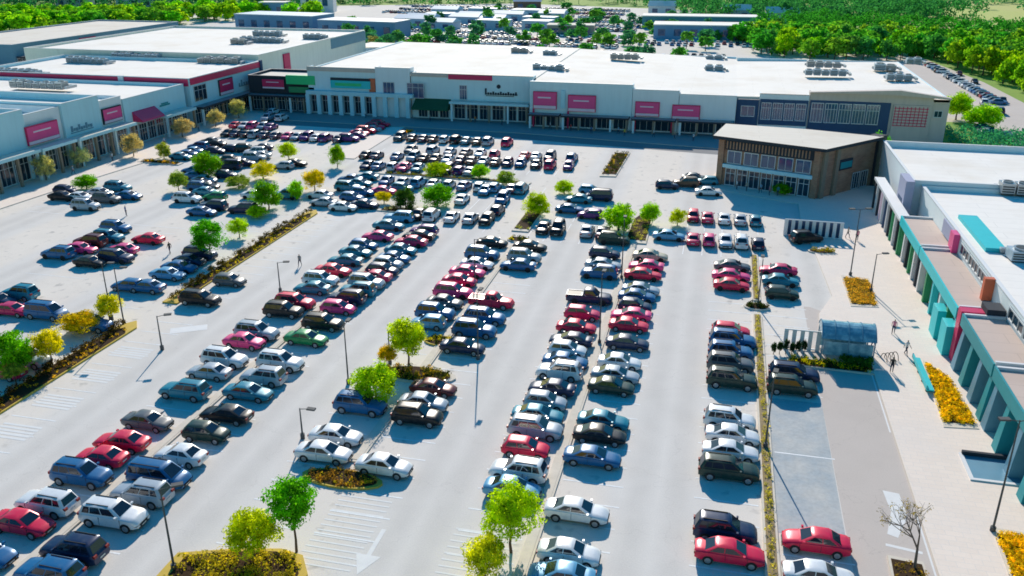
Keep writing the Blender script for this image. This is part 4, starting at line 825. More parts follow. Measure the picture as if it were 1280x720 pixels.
# portal, the shade of this wall block put into its lavender
b=MB(); FW.box(b,24.5,29.5,.02,1.2,-.05,8.4,0); pt=b.build('portal',M['lavender'],rm); b=MB(); FW.box(b,25.6,28.4,1.2,1.26,.1,5.6,0); b.build('door',M['navy_wall'],pt)
# colonnade of narrow painted fins to the north, then the canopies
fins=['dark_wall','cap_white','dark_wall','pale_pink','cap_white','navy_wall','cap_white','dark_wall','green_panel','cap_white','dark_wall','green_panel']
for i in range(12):
    s=14.5+i*2.1; b=MB(); FW.box(b,s,s+.5,1.9,2.75,-.05,4.6,0); b.build('fin_column',M[fins[i]],rm)
b=MB(); FW.box(b,13.5,37.2,1.25,2.8,4.6,5.0,0); b.build('canopy',M['cap_white'],rm)
def arcade(s0,s1,z,fascia,cols,colmat,cw=.55,taper=False):
    b=MB(); FW.box(b,s0,s1,-1.15,2.6,z,z+.35,1); FW.box(b,s0,s1,2.6,2.78,z-.7,z+.55,0); FW.box(b,s1-.3,s1,-1.15,2.6,z+.35,z+.75,2); FW.box(b,s0,s0+.3,-1.15,2.6,z+.35,z+.6,2)
    o=b.build('canopy',[M[fascia],M['canopy_top'],M['cap_white']],rm)
    for i in range(cols):
        s=s0+.5+(s1-s0-1.4)*i/max(1,cols-1); c=MB(); mt=colmat[i%len(colmat)]
        if taper:
            t0,t1=.95,.5
            p=[FW.P(s-.1,2.75+t0*.3,-.05),FW.P(s+1.2,2.75+t0*.3,-.05),FW.P(s+1.2,1.2,-.05),FW.P(s-.1,1.2,-.05),FW.P(s+.2,2.5,z),FW.P(s+.9,2.5,z),FW.P(s+.9,1.8,z),FW.P(s+.2,1.8,z)]
            if FW.D.cross(-FW.N).z<0: p=[p[k] for k in (1,0,3,2,5,4,7,6)]
            c.hexa(p,0)
        else: FW.box(c,s,s+cw,1.85,2.55,-.05,z-.7,0)
        c.build('column',M[mt],rm)
    bays(rm,FW,s0+.2,s1-.2,-1.15,.2,z-.8,max(2,int((s1-s0)/3.6)),'shop_glass',.25)
arcade(37.4,50.6,5.0,'teal',6,['green_panel','cap_white','dark_wall'])
arcade(51.,70.5,5.0,'teal',6,['cap_white','green_panel','teal'])
arcade(72.5,84,5.2,'teal_dark',4,['steel_blue','teal_dark'],.55,True)
arcade(84.4,104,5.2,'teal_dark',6,['steel_blue','teal_dark'],.55,True)
for s0,s1,m in ((50.7,51.,'crimson'),):
    pass
b=MB(); FW.box(b,50.,52.0,-1.18,-.5,5.4,7.7,0); b.build('blade_wall',M['pink'],rm)
b=MB(); FW.box(b,70.9,72.1,-1.1,2.75,-.05,5.8,0); b.build('blade_wall',M['crimson'],rm)
b=MB(); FW.box(b,70.4,72.6,-1.1,.6,5.8,6.4,0); b.build('lintel',M['dark_wall'],rm)
b=MB(); FW.box(b,66.7,67.4,-1.18,-.2,5.4,7.8,0); b.build('blade_wall',M['orange'],rm)
for a0,a1 in ((53.2,65.6),(73,88)):
    bays(rm,FW,a0,a1,-1.18,5.9,7.2,3,'shop_glass',.2,'clerestory_window',2)
b=MB(); FW.box(b,44,49.3,-1.18,-1.0,5.6,7.4,0); b.build('cladding',M['lavender'],rm)
for k,(z0,s) in enumerate(((.1,64),(.1,68.2))):
    b=MB(); FW.box(b,s,s+2.4,2.2,3.4,.12,3.4,0); b.build('kiosk_front',M['teal'],rm)
b=MB(); p0=Vector((31.5,118,7.15)); b.prism([(31.0,117.5),(33.2,117.5),(33.2,104),(31.0,104)],7.1,7.6,0); b.build('skylight',M['teal'],rm)
# ---- roof plant
def unit(x,y,z,lx,ly,h,label,grp,seed,duct=True):
    rnd=random.Random(seed); t=thing('rooftop_unit',label,'rooftop unit',(x,y,z),rnd.uniform(-.04,.04),grp)
    n=max(1,int(lx/1.9)); w=lx/n
    for i in range(n):
        b=MB(); hh=h*rnd.uniform(.75,1.1); x0=-lx/2+i*w
        b.box(x0,x0+w*.88,-ly/2,ly/2,.18,hh,0); b.box(x0+.1,x0+w*.88-.1,-ly/2+.1,ly/2-.1,0,.18,1)
        for k in range(3): b.box(x0+.12,x0+w*.88-.12,-ly/2-.02,-ly/2+.01,.35+k*hh*.22,.35+k*hh*.22+hh*.12,1)
        me=b.mesh('housing',[M['unit_blue'] if seed%3 else M['metal'],M['dark_metal']]); o=obj('housing',me,t)
        f=MB(); f.tube((x0+w*.44,0,hh),(x0+w*.44,0,hh+.22),w*.33,w*.33,12,0,True); f.tube((x0+w*.44,0,hh+.22),(x0+w*.44,0,hh+.24),w*.25,w*.25,12,1,True); me=f.mesh('fan',[M['metal'],M['dark_metal']]); obj('fan',me,o)
    if duct:
        b=MB(); b.box(-lx/2-.3,lx/2+.4,ly/2+.5,ly/2+1.1,.2,.75,0); b.box(lx/2+.4,lx/2+1.,-ly/2,ly/2+1.1,.2,.75,0)
        for i in range(4): b.box(-lx/2+i*lx/4,-lx/2+i*lx/4+.12,ly/2+.6,ly/2+1.,0,.2,0)
        obj('duct',b.mesh('duct',[M['metal']]),t)
URF=[(-58.7, 254.7, 10.3, 5, 2.2, 1.6, 'left pair of grey ventilation units on the main mall roof', 'rooftop ventilation units'),
(-49.2, 252.5, 9.9, 4, 2.2, 1.6, 'small dark ventilation unit at the back of the main mall roof', 'rooftop ventilation units'),
(-43.7, 222.3, 9.9, 8, 2.2, 1.6, 'bluish row of ventilation units nearest the main mall parapet', 'rooftop ventilation units'),
(-27.4, 250.1, 9.9, 8, 2.2, 1.6, 'broad pale ventilation unit in the middle of the main mall roof', 'rooftop ventilation units'),
(-3.0, 267.6, 8.3, 5, 2.2, 1.6, 'upright narrow ventilation units right of the middle of the mall roof', 'rooftop ventilation units'),
(-2.5, 243.0, 8.3, 5, 2.2, 1.6, 'low dark ventilation unit in front of the narrow one on the roof', 'rooftop ventilation units'),
(25.9, 249.4, 9.4, 9, 2.2, 1.6, 'pale ducted ventilation unit on the right part of the mall roof', 'rooftop ventilation units'),
(24.9, 233.5, 9.4, 10, 2.2, 1.6, 'long dark-shadowed ventilation unit on the right part of the mall roof', 'rooftop ventilation units'),
(39.5, 246.2, 9.4, 3, 2.2, 1.6, 'small grey ventilation unit near the right end of the mall roof', 'rooftop ventilation units'),
(42.2, 246.8, 9.4, 3, 2.2, 1.6, 'bright blue ventilation unit near the right end of the mall roof', 'rooftop ventilation units'),
(41.4, 229.0, 9.4, 6, 2.2, 1.6, 'low blue ventilation unit near the gable of the mall', 'rooftop ventilation units'),
(50.4, 262.1, 9.4, 4, 2.2, 1.6, 'dark ventilation unit at the far right roof corner', 'rooftop ventilation units'),
(-148.8, 166.4, 10.0, 14, 2.2, 1.6, 'long ventilation unit on the nearest left roof', 'rooftop ventilation units'),
(-166.0, 204.5, 10.3, 12, 2.2, 1.6, 'left row of ventilation units on the crimson-banded roof', 'rooftop ventilation units'),
(-158.5, 215.2, 10.3, 15, 2.2, 1.6, 'middle row of ventilation units on the crimson-banded roof', 'rooftop ventilation units'),
(-131.6, 212.7, 10.3, 12, 2.2, 1.6, 'pale low row of ventilation units at the right end of the crimson-banded roof', 'rooftop ventilation units'),
(-168.4, 182.7, 10.0, 12, 2.2, 1.6, 'bluish ventilation unit beside the crimson side band on the left', 'rooftop ventilation units'),
(-139.7, 250.9, 11.7, 14, 2.2, 1.6, 'long pale ventilation unit on the cream warehouse roof', 'rooftop ventilation units'),
(-144.1, 245.1, 11.7, 5, 2.2, 1.6, 'dark ventilation unit beside the long one on the warehouse roof', 'rooftop ventilation units'),
(-147.8, 269.6, 11.7, 10, 2.2, 1.6, 'grey far ventilation unit on the cream warehouse roof', 'rooftop ventilation units'),
(-127.8, 263.7, 11.7, 8, 2.2, 1.6, 'low brown ventilation units at the warehouse roof edge', 'rooftop ventilation units'),
(41.3, 131.4, 7.3, 4, 2.2, 1.6, 'white ventilation unit on the right-hand bright roof', 'rooftop ventilation units'),
(34.3, 101.9, 7.1, 3, 2.2, 1.6, 'small green ventilation unit at the picture edge on the right-hand roof', 'rooftop ventilation units'),
]
for i,(x,y,z,lx,ly,h,lab,g) in enumerate(URF): unit(x,y,z,lx,ly,h,lab,g,i)
# ---------------------------------------------------------------- trees on the lot (x, y, height, crown radius, crown half height, colour, label)
TREES=[(-26.5,45.0,6.6,1.95,2.3,'green',"tallest round green tree on the yellow-planted island at the bottom"),
(-28.8,43.4,4.6,2.0,2.0,'lime',"yellow-green tree left of the tallest one on the bottom island"),
(-11.7,48.5,5.5,2.25,2.4,'lime',"full lime tree at the near end of the central double row"),
(-12.8,45.5,3.8,1.6,1.9,'yellowgreen',"yellowish bushy tree before the full lime one in the central row"),
(-29.1,66.5,4.0,2.0,1.9,'lime',"lime tree overhanging the blue SUV in the third double row"),
(-28.8,74.6,5.4,1.85,2.1,'lime',"bright round tree standing beside the orange tree"),
(-30.1,72.1,3.4,.85,1.0,'orange',"small orange tree on the island mid-lot"),
(-66.0,63.1,4.8,2.0,2.0,'green',"bushy green tree at the left edge by the near hedge bed"),
(-64.0,65.9,4.3,1.5,1.6,'yellow',"golden yellow tree beside the near hedge bed"),
(-66.7,73.3,2.6,1.9,1.1,'yellow',"low spreading yellow tree over the blue SUV by the near hedge"),
(-65.9,77.3,3.5,1.3,1.6,'yellowgreen',"yellow-green tree at the far tip of the near hedge bed"),
(-64.7,61.7,2.4,1.0,.8,'olive',"small olive shrub tree under the golden tree"),
(-66.2,99.0,5.4,2.2,2.1,'green',"leaning green tree halfway up the long hedge bed"),
(-67.0,107.8,3.2,1.4,1.4,'yellowgreen',"small yellow-green tree further along the long hedge bed"),
(-69.8,121.9,5.0,2.2,2.4,'green',"dense green tree past the far end of the long hedge bed"),
(-68.0,128.1,3.8,1.2,1.9,'lime',"slim lime tree right of the dense green tree"),
(-69.4,117.5,2.2,1.5,1.1,'lime',"low lime bush tree near the hedge bed end"),
(-80.2,139.4,3.2,2.1,1.5,'yellow',"wide golden yellow tree in the left field of cars"),
(-67.7,134.5,4.1,1.8,1.8,'yellow',"round golden yellow tree by the white pair of cars"),
(-81.4,132.8,2.3,2.0,1.1,'olive',"low olive tree below the wide golden one"),
(-90.6,138.1,5.2,2.6,2.5,'green',"big rounded green tree among the left field cars"),
(-90.8,128.9,3.8,1.5,1.7,'olive',"olive round tree below the big rounded green one"),
(-107.8,149.8,3.3,1.4,1.6,'olive',"small round olive tree beside the left pavement"),
(-82.8,154.4,3.9,1.9,1.7,'lime',"round lime tree alone over two parked cars"),
(-70.9,151.1,4.7,1.4,2.2,'green',"tall narrow green tree at the foot of the middle path"),
(-49.9,147.9,3.1,2.1,1.5,'lime',"wide lime tree in the planted strip, left of two"),
(-42.0,149.8,2.8,1.6,1.4,'lime',"round lime tree in the planted strip, right of two"),
(-36.2,146.5,2.4,1.6,1.2,'olive',"olive tree right of the round lime one in the strip"),
(-25.0,142.6,2.5,1.5,1.3,'lime',"small lime tree beside the dark van and teal cars"),
(-26.7,128.6,4.0,1.9,2.0,'lime',"fresh green round tree on the bare strip behind third row"),
(-13.4,124.2,4.6,2.4,2.3,'lime',"broad yellow-lit tree past the end of the central row"),
(-9.1,128.5,3.8,1.4,1.8,'lime',"upright light tree right of the broad yellow-lit one"),
(-4.9,128.7,2.6,1.3,1.2,'lime',"small light tree beside the red cross-row cars"),
(-43.8,130.0,4.2,2.5,2.1,'green',"broad bright green tree above the black and white cross row"),
(-48.2,127.1,3.6,1.7,1.9,'darkgreen',"dark green tree left of the broad bright green one"),
(-53.0,129.8,2.1,1.3,.9,'yellow',"small golden tree left of the dark green one"),
(11.6,150.8,2.2,1.5,1.2,'green',"small green tree in the shade before the brick restaurant"),
(-118.1,129.2,4.7,1.85,2.0,'tan',"tan-leaved tree nearest on the left pavement"),
(-118.7,139.6,4.3,1.85,1.9,'pale',"pale silvery tree on the left pavement"),
(-114.6,149.6,5.0,1.85,2.2,'tan',"tan tree on the left pavement right of the pale one"),
(-115.7,168.5,4.7,2.05,2.1,'tan',"tan tree before the dark shop awnings on the left"),
(-114.9,180.8,4.6,1.85,2.0,'tan',"tan tree under the crimson-banded store"),
(-115.4,192.0,4.7,1.95,2.1,'tan',"farthest tan tree at the corner of the two malls"),
(-107.2,126.1,2.4,1.8,1.4,'green',"low green tree in the pale far-left car cluster"),
(28.6,165.2,8.9,1.9,4.1,'green',"tall slim green tree between brick restaurant and white mall"),
(56.2,231.1,7.4,3.2,3.4,'lime',"bright lime tree behind the mall's right end, left of two"),
(59.9,221.5,6.2,3.8,3.,'lime',"widest bright lime tree behind the mall's right end")]
for k,(x,y,h,rx,rz,c,lab) in enumerate(TREES):
    if y>60 and c!='bare': rx*=1.2; rz*=1.1; h=max(h,2*rz*.9)
    col=LEAFC[c]; tree(('small_tree' if h<3 else 'parking_lot_tree'),lab,(x,y,.0),h,rx,rz,col,k)
# the bare tree by the walkway
t=thing('bare_tree','bare twiggy tree with a few yellow leaves beside the walkway at the bottom right','tree',(15.7,53.2,0)); rnd=random.Random(5)
b=MB()
def limb(p,d,l,r,dep):
    q=p+d*l; b.tube(p,q,r,r*.7,6 if dep<2 else 4,0,False)
    if dep>=5: return [q]
    out=[]
    for k in range(3 if dep<3 else 2):
        nd=(d+Vector((rnd.gauss(0,.48),rnd.gauss(0,.48),rnd.gauss(.1,.3)))).normalized(); out+=limb(q,nd,l*rnd.uniform(.62,.85),r*.62,dep+1)
    return out
tips=limb(Vector((0,0,0)),Vector((-.05,0,1)),1.75,.11,0); obj('trunk',b.mesh('trunk',[M['bark_grey']],True,0),t)
b=MB()
for q in tips:
    if rnd.random()<.6: clump(b,q,.22,4,.06,rnd)
o=obj('crown',b.mesh('crown',[M['leaf']]),t); o.color=(.36,.30,.10,1)
# ---------------------------------------------------------------- planted islands and hedge beds
def island(name,label,pts,kerbm,plants,loc,hedge=None,cat='planting bed',group=None):
    """pts are offsets from loc; plants = list of (colour, clumps, radius, leaf, height)"""
    t=thing(name,label,cat,(loc[0],loc[1],0),0,group); b=MB(); b.prism(pts,-.02,.17,0); obj('kerb',b.mesh('kerb',[M[kerbm]]),t)
    cx=sum(p[0] for p in pts)/len(pts); cy=sum(p[1] for p in pts)/len(pts)
    inn=[(cx+(p[0]-cx)*.86+ (0),cy+(p[1]-cy)*.86) for p in pts]
    b=MB(); b.prism(inn,.0,.20,0); obj('soil',b.mesh('soil',[M['soil']]),t)
    rnd=random.Random(int(abs(loc[0]*31+loc[1]*7)))
    def inside(x,y):
        c=False; j=len(inn)-1
        for i in range(len(inn)):
            if (inn[i][1]>y)!=(inn[j][1]>y) and x<(inn[j][0]-inn[i][0])*(y-inn[i][1])/(inn[j][1]-inn[i][1])+inn[i][0]: c=not c
            j=i
        return c
    xs=[p[0] for p in inn]; ys=[p[1] for p in inn]
    for colr,n,r,leaf,h in plants:
        b=MB(); k=0; tries=0
        while k<n and tries<n*30:
            tries+=1; x,y=rnd.uniform(min(xs),max(xs)),rnd.uniform(min(ys),max(ys))
            if inside(x,y): k+=1; clump(b,(x,y,.2+h*rnd.uniform(.35,1.)),r*rnd.uniform(.7,1.2),int(26*rnd.uniform(.7,1.3)),leaf,rnd)
        o=obj('foliage',b.mesh('foliage',[M['leaf']]),t); o.color=rgba(colr)
    return t
def boat(rx,ry,n=18): return [(rx*math.cos(2*math.pi*i/n)*(1 if abs(math.cos(2*math.pi*i/n))<.9 else 1.02),ry*math.sin(2*math.pi*i/n)) for i in range(n)]
GOLD=(.86,.70,.05); RUST=(.44,.30,.07); DK=(.06,.09,.02)
island('planted_island','boat-shaped island with yellow kerb and rusty ground cover under two white cars',boat(3.4,1.25),'kerb_yellow',[(RUST,46,.32,.09,.15),(GOLD,14,.28,.08,.12)],(-27.,54.0))
island('planted_island','yellow ornamental grass island around the two trees at the bottom',[(-6.5,-6),(3.2,-6),(3.4,-.5),(2.2,1.2),(.4,1.5),(-2.6,.8),(-6.5,-.6)],'kerb_yellow',[((.70,.60,.06),150,.40,.10,.35),((.55,.55,.06),60,.36,.09,.5),(DK,22,.3,.09,.2)],(-28.0,43.4))
island('planted_island','dark mulch island with orange plants and a small tree by the black SUV',boat(4.0,1.7),'kerb',[(RUST,34,.34,.09,.25),(DK,36,.36,.1,.3),((.6,.3,.04),14,.3,.09,.35)],(-27.2,72.6))
island('planted_island','small yellow-kerbed island at the near end of the third row',boat(1.8,1.2),'kerb_yellow',[(GOLD,14,.28,.08,.15),(DK,10,.3,.09,.2)],(-27.3,80.6))
island('planted_island','dark shrub island closing the planted double row',boat(1.5,1.0),'kerb',[(DK,22,.34,.1,.35)],(6.2,98.4))
island('planted_island','shrubby island tip behind the third double row',boat(1.6,1.1),'kerb',[(DK,14,.3,.1,.3),(GOLD,8,.26,.08,.2)],(-27,116.2))
island('planted_island','pale grassy island behind the central row with a rounded end',[(-1.6,0),(1.6,0),(1.5,12),(.5,14.5),(-.8,14.5),(-1.5,12)],'kerb',[((.62,.58,.22),50,.35,.09,.15)],(-10.3,118.5))
island('planted_island','pale strip island behind the third row under the fresh green tree',[(-1.3,0),(1.3,0),(1.3,14),(-1.3,14)],'kerb',[((.62,.58,.26),26,.32,.09,.15)],(-27.6,120.))
island('planted_island','long rocky planter with dark shrubs in the aisle before the mall',[(-1.5,0),(1.5,.4),(1.9,21),(-1.2,21.4)],'kerb',[(DK,60,.42,.1,.4),((.16,.12,.07),50,.36,.09,.3),(GOLD,8,.4,.09,.5)],(-19.2,155.5))
island('planted_island','golden planter at the top of the middle path',[(-1.,-2),(1.4,-2),(2.4,3),(.2,3.4)],'kerb',[((.85,.45,.02),34,.4,.1,.35)],(-70.,184.))
island('planted_island','golden planter and dark mulch beside the left pavement',[(-3.5,-1),(6,-1.4),(6,.4),(-3.,1.2)],'kerb',[((.8,.55,.02),16,.4,.1,.35),(DK,30,.34,.1,.25)],(-107.5,146.5))
island('planted_island','white-flowered dark bed between the golden tree and the cross row',[(-4.5,-1.2),(4.5,-1.6),(5,.6),(-4.5,1.2)],'kerb',[(DK,46,.4,.1,.4),((.6,.6,.55),20,.3,.07,.6)],(-48.,126.4))
island('planted_island','strip bed under the two lime trees before the long rows',[(-14,-.7),(16,-1.5),(16,-.3),(-14,.6)],'kerb',[((.3,.33,.06),60,.34,.09,.15)],(-48.,148.6))
def hedge(label,x,y0,y1,wd,dx):
    t=island('hedge_bed',label,[(-wd/2,0),(wd/2,0),(wd/2+dx,y1-y0-1),(dx,y1-y0+.6),(-wd/2+dx,y1-y0-1)],'kerb_yellow',[(GOLD,int((y1-y0)*2.4),.26,.075,.12)],(x,y0),cat='hedge')
    rnd=random.Random(int(y0)); b=MB(); L_=y1-y0-1.5; n=int(L_*5)
    for i in range(n):
        f=rnd.random(); clump(b,(-wd*.18+dx*f+rnd.gauss(0,.22),.6+L_*f,.45+rnd.uniform(0,.55)),.34,26,.10,rnd)
    o=obj('hedge_foliage',b.mesh('hedge_foliage',[M['leaf']]),t); o.color=(.085,.07,.03,1)
hedge('long dark clipped hedge bed with golden ground cover and yellow kerb, by the lone cars',-62.1,83.2,122.6,2.0,.0)
hedge('near dark hedge bed with yellow edging at the left side of the picture',-63.,44.,77.0,2.3,.4)
island('planted_island','flat mustard bed between the walkway lamps',[(-1.5,-5),(1.7,-4.6),(1.9,5.2),(-1.5,5.6)],'kerb',[((.80,.54,.10),340,.36,.08,.05)],(18.5,106.))
island('planted_island','golden flower bed beside the teal bench and arcade',[(-1.4,-7),(1.6,-6.6),(1.2,3.6),(-.6,7)],'kerb',[((.98,.70,.03),400,.34,.09,.18),((.40,.22,.06),26,.34,.09,.2),((.10,.05,.03),18,.3,.09,.15)],(23.1,80.8))
island('planted_island','golden bed around the lamp post at the bottom right corner',[(-.6,-7),(3.2,-7),(3.2,2.8),(-.2,2.9)],'kerb',[((1.,.72,.03),460,.3,.09,.16)],(22.2,56.4))
island('planted_island','small dry bed at the foot of the bare tree',[(-1.5,-4),(1.1,-4),(1.,1.),(-1.3,1.2)],'kerb',[((.45,.30,.06),30,.3,.08,.12)],(15.4,53.))
island('planted_island','yellow shrub bed before the slatted screen',boat(1.8,.9),'kerb',[((.42,.42,.03),20,.4,.09,.35)],(15.4,120.9))
# ground cover along the planted median
b=MB(); rnd=random.Random(3)
for i in range(420):
    y=rnd.uniform(34.5,95.8) if i<330 else rnd.uniform(100.8,116); clump(b,(6.2+rnd.gauss(0,.14),y,.22+.25*rnd.random()**2),.20*rnd.uniform(.6,1.4),12,.07,rnd)
o=b.build('ground_cover',M['leaf']); o['kind']='stuff'; o.color=(.60,.56,.16,1)
# ---------------------------------------------------------------- lamps
def lamp(x,y,h,a,label,heads=2):
    t=thing('street_lamp',label,'street lamp',(x,y,0),a,'lamp posts'); b=MB(); b.tube((0,0,-.05),(0,0,.5),.2,.2,10,0); b.tube((0,0,.5),(0,0,h),.085,.05,8,0); obj('pole',b.mesh('pole',[M['pole']],True,40),t)
    for k in range(heads):
        s=1 if k==0 else -1; b=MB(); b.tube((0,0,h-.08),(s*.9,0,h+.05),.035,.03,6,0); b.box(*sorted((s*.7,s*1.45)),-.2,.2,h+.0,h+.14,0); b.box(*sorted((s*.78,s*1.38)),-.14,.14,h-.02,h-.001,1); obj('lamp_head',b.mesh('lamp_head',[M['pole'],M['lampglow']]),t)
for x,y,h,a,l,n in ((-33.8,41.3,6.6,.6,'lamp post rising from the yellow grass at the bottom left',1),(-33.1,69.3,6.3,1.57,'pale lamp post in the aisle left of the third double row',1),(-65.7,77.4,6.9,.2,'left one of two lamp posts at the near hedge tip',1),(-63.6,76.7,6.8,.2,'right one of two lamp posts at the near hedge tip',1),(-55.4,71.8,3.9,.5,'short thin lamp post by the painted triangle',1),(-51.,89.7,3.9,.3,'lamp post in the aisle beside the red car of the fourth row',1),(-32.9,59.,3.,0,'short dark lamp post behind the two white cars',1),(-28.3,97.9,6.,.2,'lamp post between the crimson cars of the third row',1),(18.2,112.,9.,.3,'taller walkway lamp above the mustard bed',2),(20.,106.7,5.,.3,'shorter walkway lamp at the mustard bed',1),(22.,58.9,9.4,.2,'tall lamp post in the golden bed at the bottom right',2),(6.3,98.5,6.,1.57,'lamp post on the dark shrub island of the planted row',1),(-30.7,74.3,3.8,.8,'short post with a lamp behind the orange tree',1),(6.2,66.8,6.8,1.4,'lamp post in the planted median beside the white cars',1),(-10.5,84,8.,1.5,'lamp post on the central median between red cars',1),(-22.2,77.4,7.4,1.5,'lamp post at the near end of the third row right file',1),(-10.5,104,8,1.6,'lamp post on the central median farther up',1),(13.9,151,6.,.4,'lamp post in the shade of the brick restaurant',1)):
    lamp(x,y,h,a,l,n)
# ---------------------------------------------------------------- walkway furniture
t=thing('glass_shelter','light blue barrel-roofed glass shelter with a green hedge, beside the walkway','shelter',(14.7,87.,0))
def arc(x0,x1,y0,y1,z0,h,n=10): return [(x0,x1,lerp(y0,y1,i/n),z0+h*math.sin(math.pi*i/n)**.8) for i in range(n+1)]
b=MB(); r=arc(-2.6,2.6,-2.,2.,2.7,1.1)
for p,q in zip(r,r[1:]): b.face([(p[0],p[2],p[3]),(p[1],p[2],p[3]),(q[1],q[2],q[3]),(q[0],q[2],q[3])])
b.face([(-2.6,p[2],p[3]) for p in r][::-1]); b.face([(2.6,p[2],p[3]) for p in r]); m_,n_,bs=newmat('shelter_glazing'); bs.inputs['Base Color'].default_value=(.16,.36,.45,1); bs.inputs['Roughness'].default_value=.15; bs.inputs['Specular IOR Level'].default_value=.7; nt_=n_
vv=coords(n_); n_.links.new(mix(n_,ramp(n_,noise(n_,vv,1.5,4),[(.4,0.),(.7,1.)]),(.12,.3,.4),(.35,.6,.68)),bs.inputs['Base Color'])
rf=obj('roof',b.mesh('roof',[m_]),t)
for x in (-2.6,-1.3,0,1.3,2.6):
    b=MB()
    for p,q in zip(r,r[1:]): b.tube((x,p[2],p[3]+.03),(x,q[2],q[3]+.03),.05,.05,5,0,False)
    obj('rib',b.mesh('rib',[M['steel_blue']]),rf)
for x in (-2.5,0,2.5):
    for y in (-1.9,1.9): b=MB(); b.tube((x,y,0),(x,y,2.75),.07,.07,8,0); obj('post',b.mesh('post',[M['steel_blue']]),t)
b=MB(); b.box(-2.4,2.4,1.86,1.9,.2,2.6,0); obj('glass_wall',b.mesh('glass_wall',[m_]),t); b=MB(); b.box(-2.4,2.4,-1.9,-1.86,.9,2.4,0); obj('glass_wall',b.mesh('glass_wall',[m_]),t)
def screen(name,label,x,y,a,L_,h,n,colr,w=.45):
    t=thing(name,label,'screen',(x,y,0),a)
    b=MB(); b.box(0,L_,-.06,.06,h-.12,h,0); b.box(0,L_,-.06,.06,.1,.22,0); obj('rail',b.mesh('rail',[M['white_metal']]),t)
    for i in range(n): b=MB(); s=i*(L_-w)/(n-1); b.box(s,s+w,-.09,.09,0,h-.13,0); obj('slat',b.mesh('slat',[M[colr]]),t)
    return t
screen('slatted_screen','white upright-slatted screen left of the glass shelter',8.6,87.6,-.0,3.7,2.3,5,'white_metal',.42)
sc=screen('slatted_screen','long white slatted screen beside the black SUV, before the restaurant terrace',10.6,127.4,-.02,8.2,2.6,9,'white_metal',.5)
b=MB(); b.box(0,8.2,.5,.56,.0,2.3,0); obj('backing',b.mesh('backing',[M['navy_wall']]),sc)
island('flower_bed','yellow flower clumps in a low bed before the glass shelter',[(-4.6,-.9),(4.,-1.2),(4.,.9),(-4.6,.7)],'kerb',[((.85,.78,.02),44,.36,.09,.35),((.03,.10,.03),40,.36,.1,.35)],(13.2,84.4),cat='flower bed')
t=island('hedge','clipped green hedge in front of the glass shelter',[(-1.7,-.6),(1.7,-.7),(1.7,.6),(-1.7,.6)],'kerb',[((.06,.24,.05),90,.36,.1,.9)],(15.6,86.9-2.9+.6),cat='hedge')
for i in range(6):
    tree('conifer_shrub',f"{['tiny','short','dark','slim','taller','last'][i]} upright evergreen shrub, {ORD[i]} from the left beside the slatted screen",(7.6+i*.62,85.9+.15*i,0),1.5+.12*(i%3),.36,.75,(.03,.09,.05),i,'evergreen shrubs by the shelter',cat='shrub')
t=thing('bench','long teal bench panel along the golden flower bed','bench',(21.75,83.7,0),.0)
b=MB(); b.box(-.35,.35,-3.6,3.6,.42,.55,0); obj('seat',b.mesh('seat',[M['teal']]),t); b=MB(); b.box(-.42,-.30,-3.6,3.6,.56,1.0,0); obj('backrest',b.mesh('backrest',[M['teal']]),t)
for y in (-3,-1,1,3): b=MB(); b.box(-.3,.3,y-.08,y+.08,.12,.42,0); obj('leg',b.mesh('leg',[M['dark_metal']]),t)
for i,(x,y) in enumerate(((18.6,86.8),)):
    t=thing('cycle_rack',['hooped dark cycle rack between the glass shelter and the teal bench','hooped dark cycle rack nearer the teal bench'][i],'cycle rack',(x,y,.12),.5)
    for k in range(4):
        b=MB(); pts=[(k*.45,.5*math.cos(math.pi*j/8),.75*math.sin(math.pi*j/8)) for j in range(9)]
        for p,q in zip(pts,pts[1:]): b.tube(p,q,.04,.04,6,0,False)
        obj('hoop',b.mesh('hoop',[M['dark_metal']]),t)
t=thing('shaded_ramp','flat panel coloured blue-grey as a shaded sunken ramp, dark rear edge, by the arcade','shade panel',(24.,67.6,0))
b=MB(); b.box(-1.7,2.,-1.8,1.7,.0,.16,0); obj('shade_blue_floor',b.mesh('shade_blue_floor',[M['steel_blue']]),t); b=MB(); b.box(-1.8,2.1,1.7,2.0,0,.5,0); obj('dark_rear_edge',b.mesh('dark_rear_edge',[M['dark_wall']]),t); b=MB(); b.box(-2.,-1.7,-2.1,2.0,0,.22,0); b.box(-1.7,2.1,-2.1,-1.8,0,.22,0); obj('edge',b.mesh('edge',[M['cap_white']]),t)  # blue-grey floor colour stands in for shade on a sunken ramp
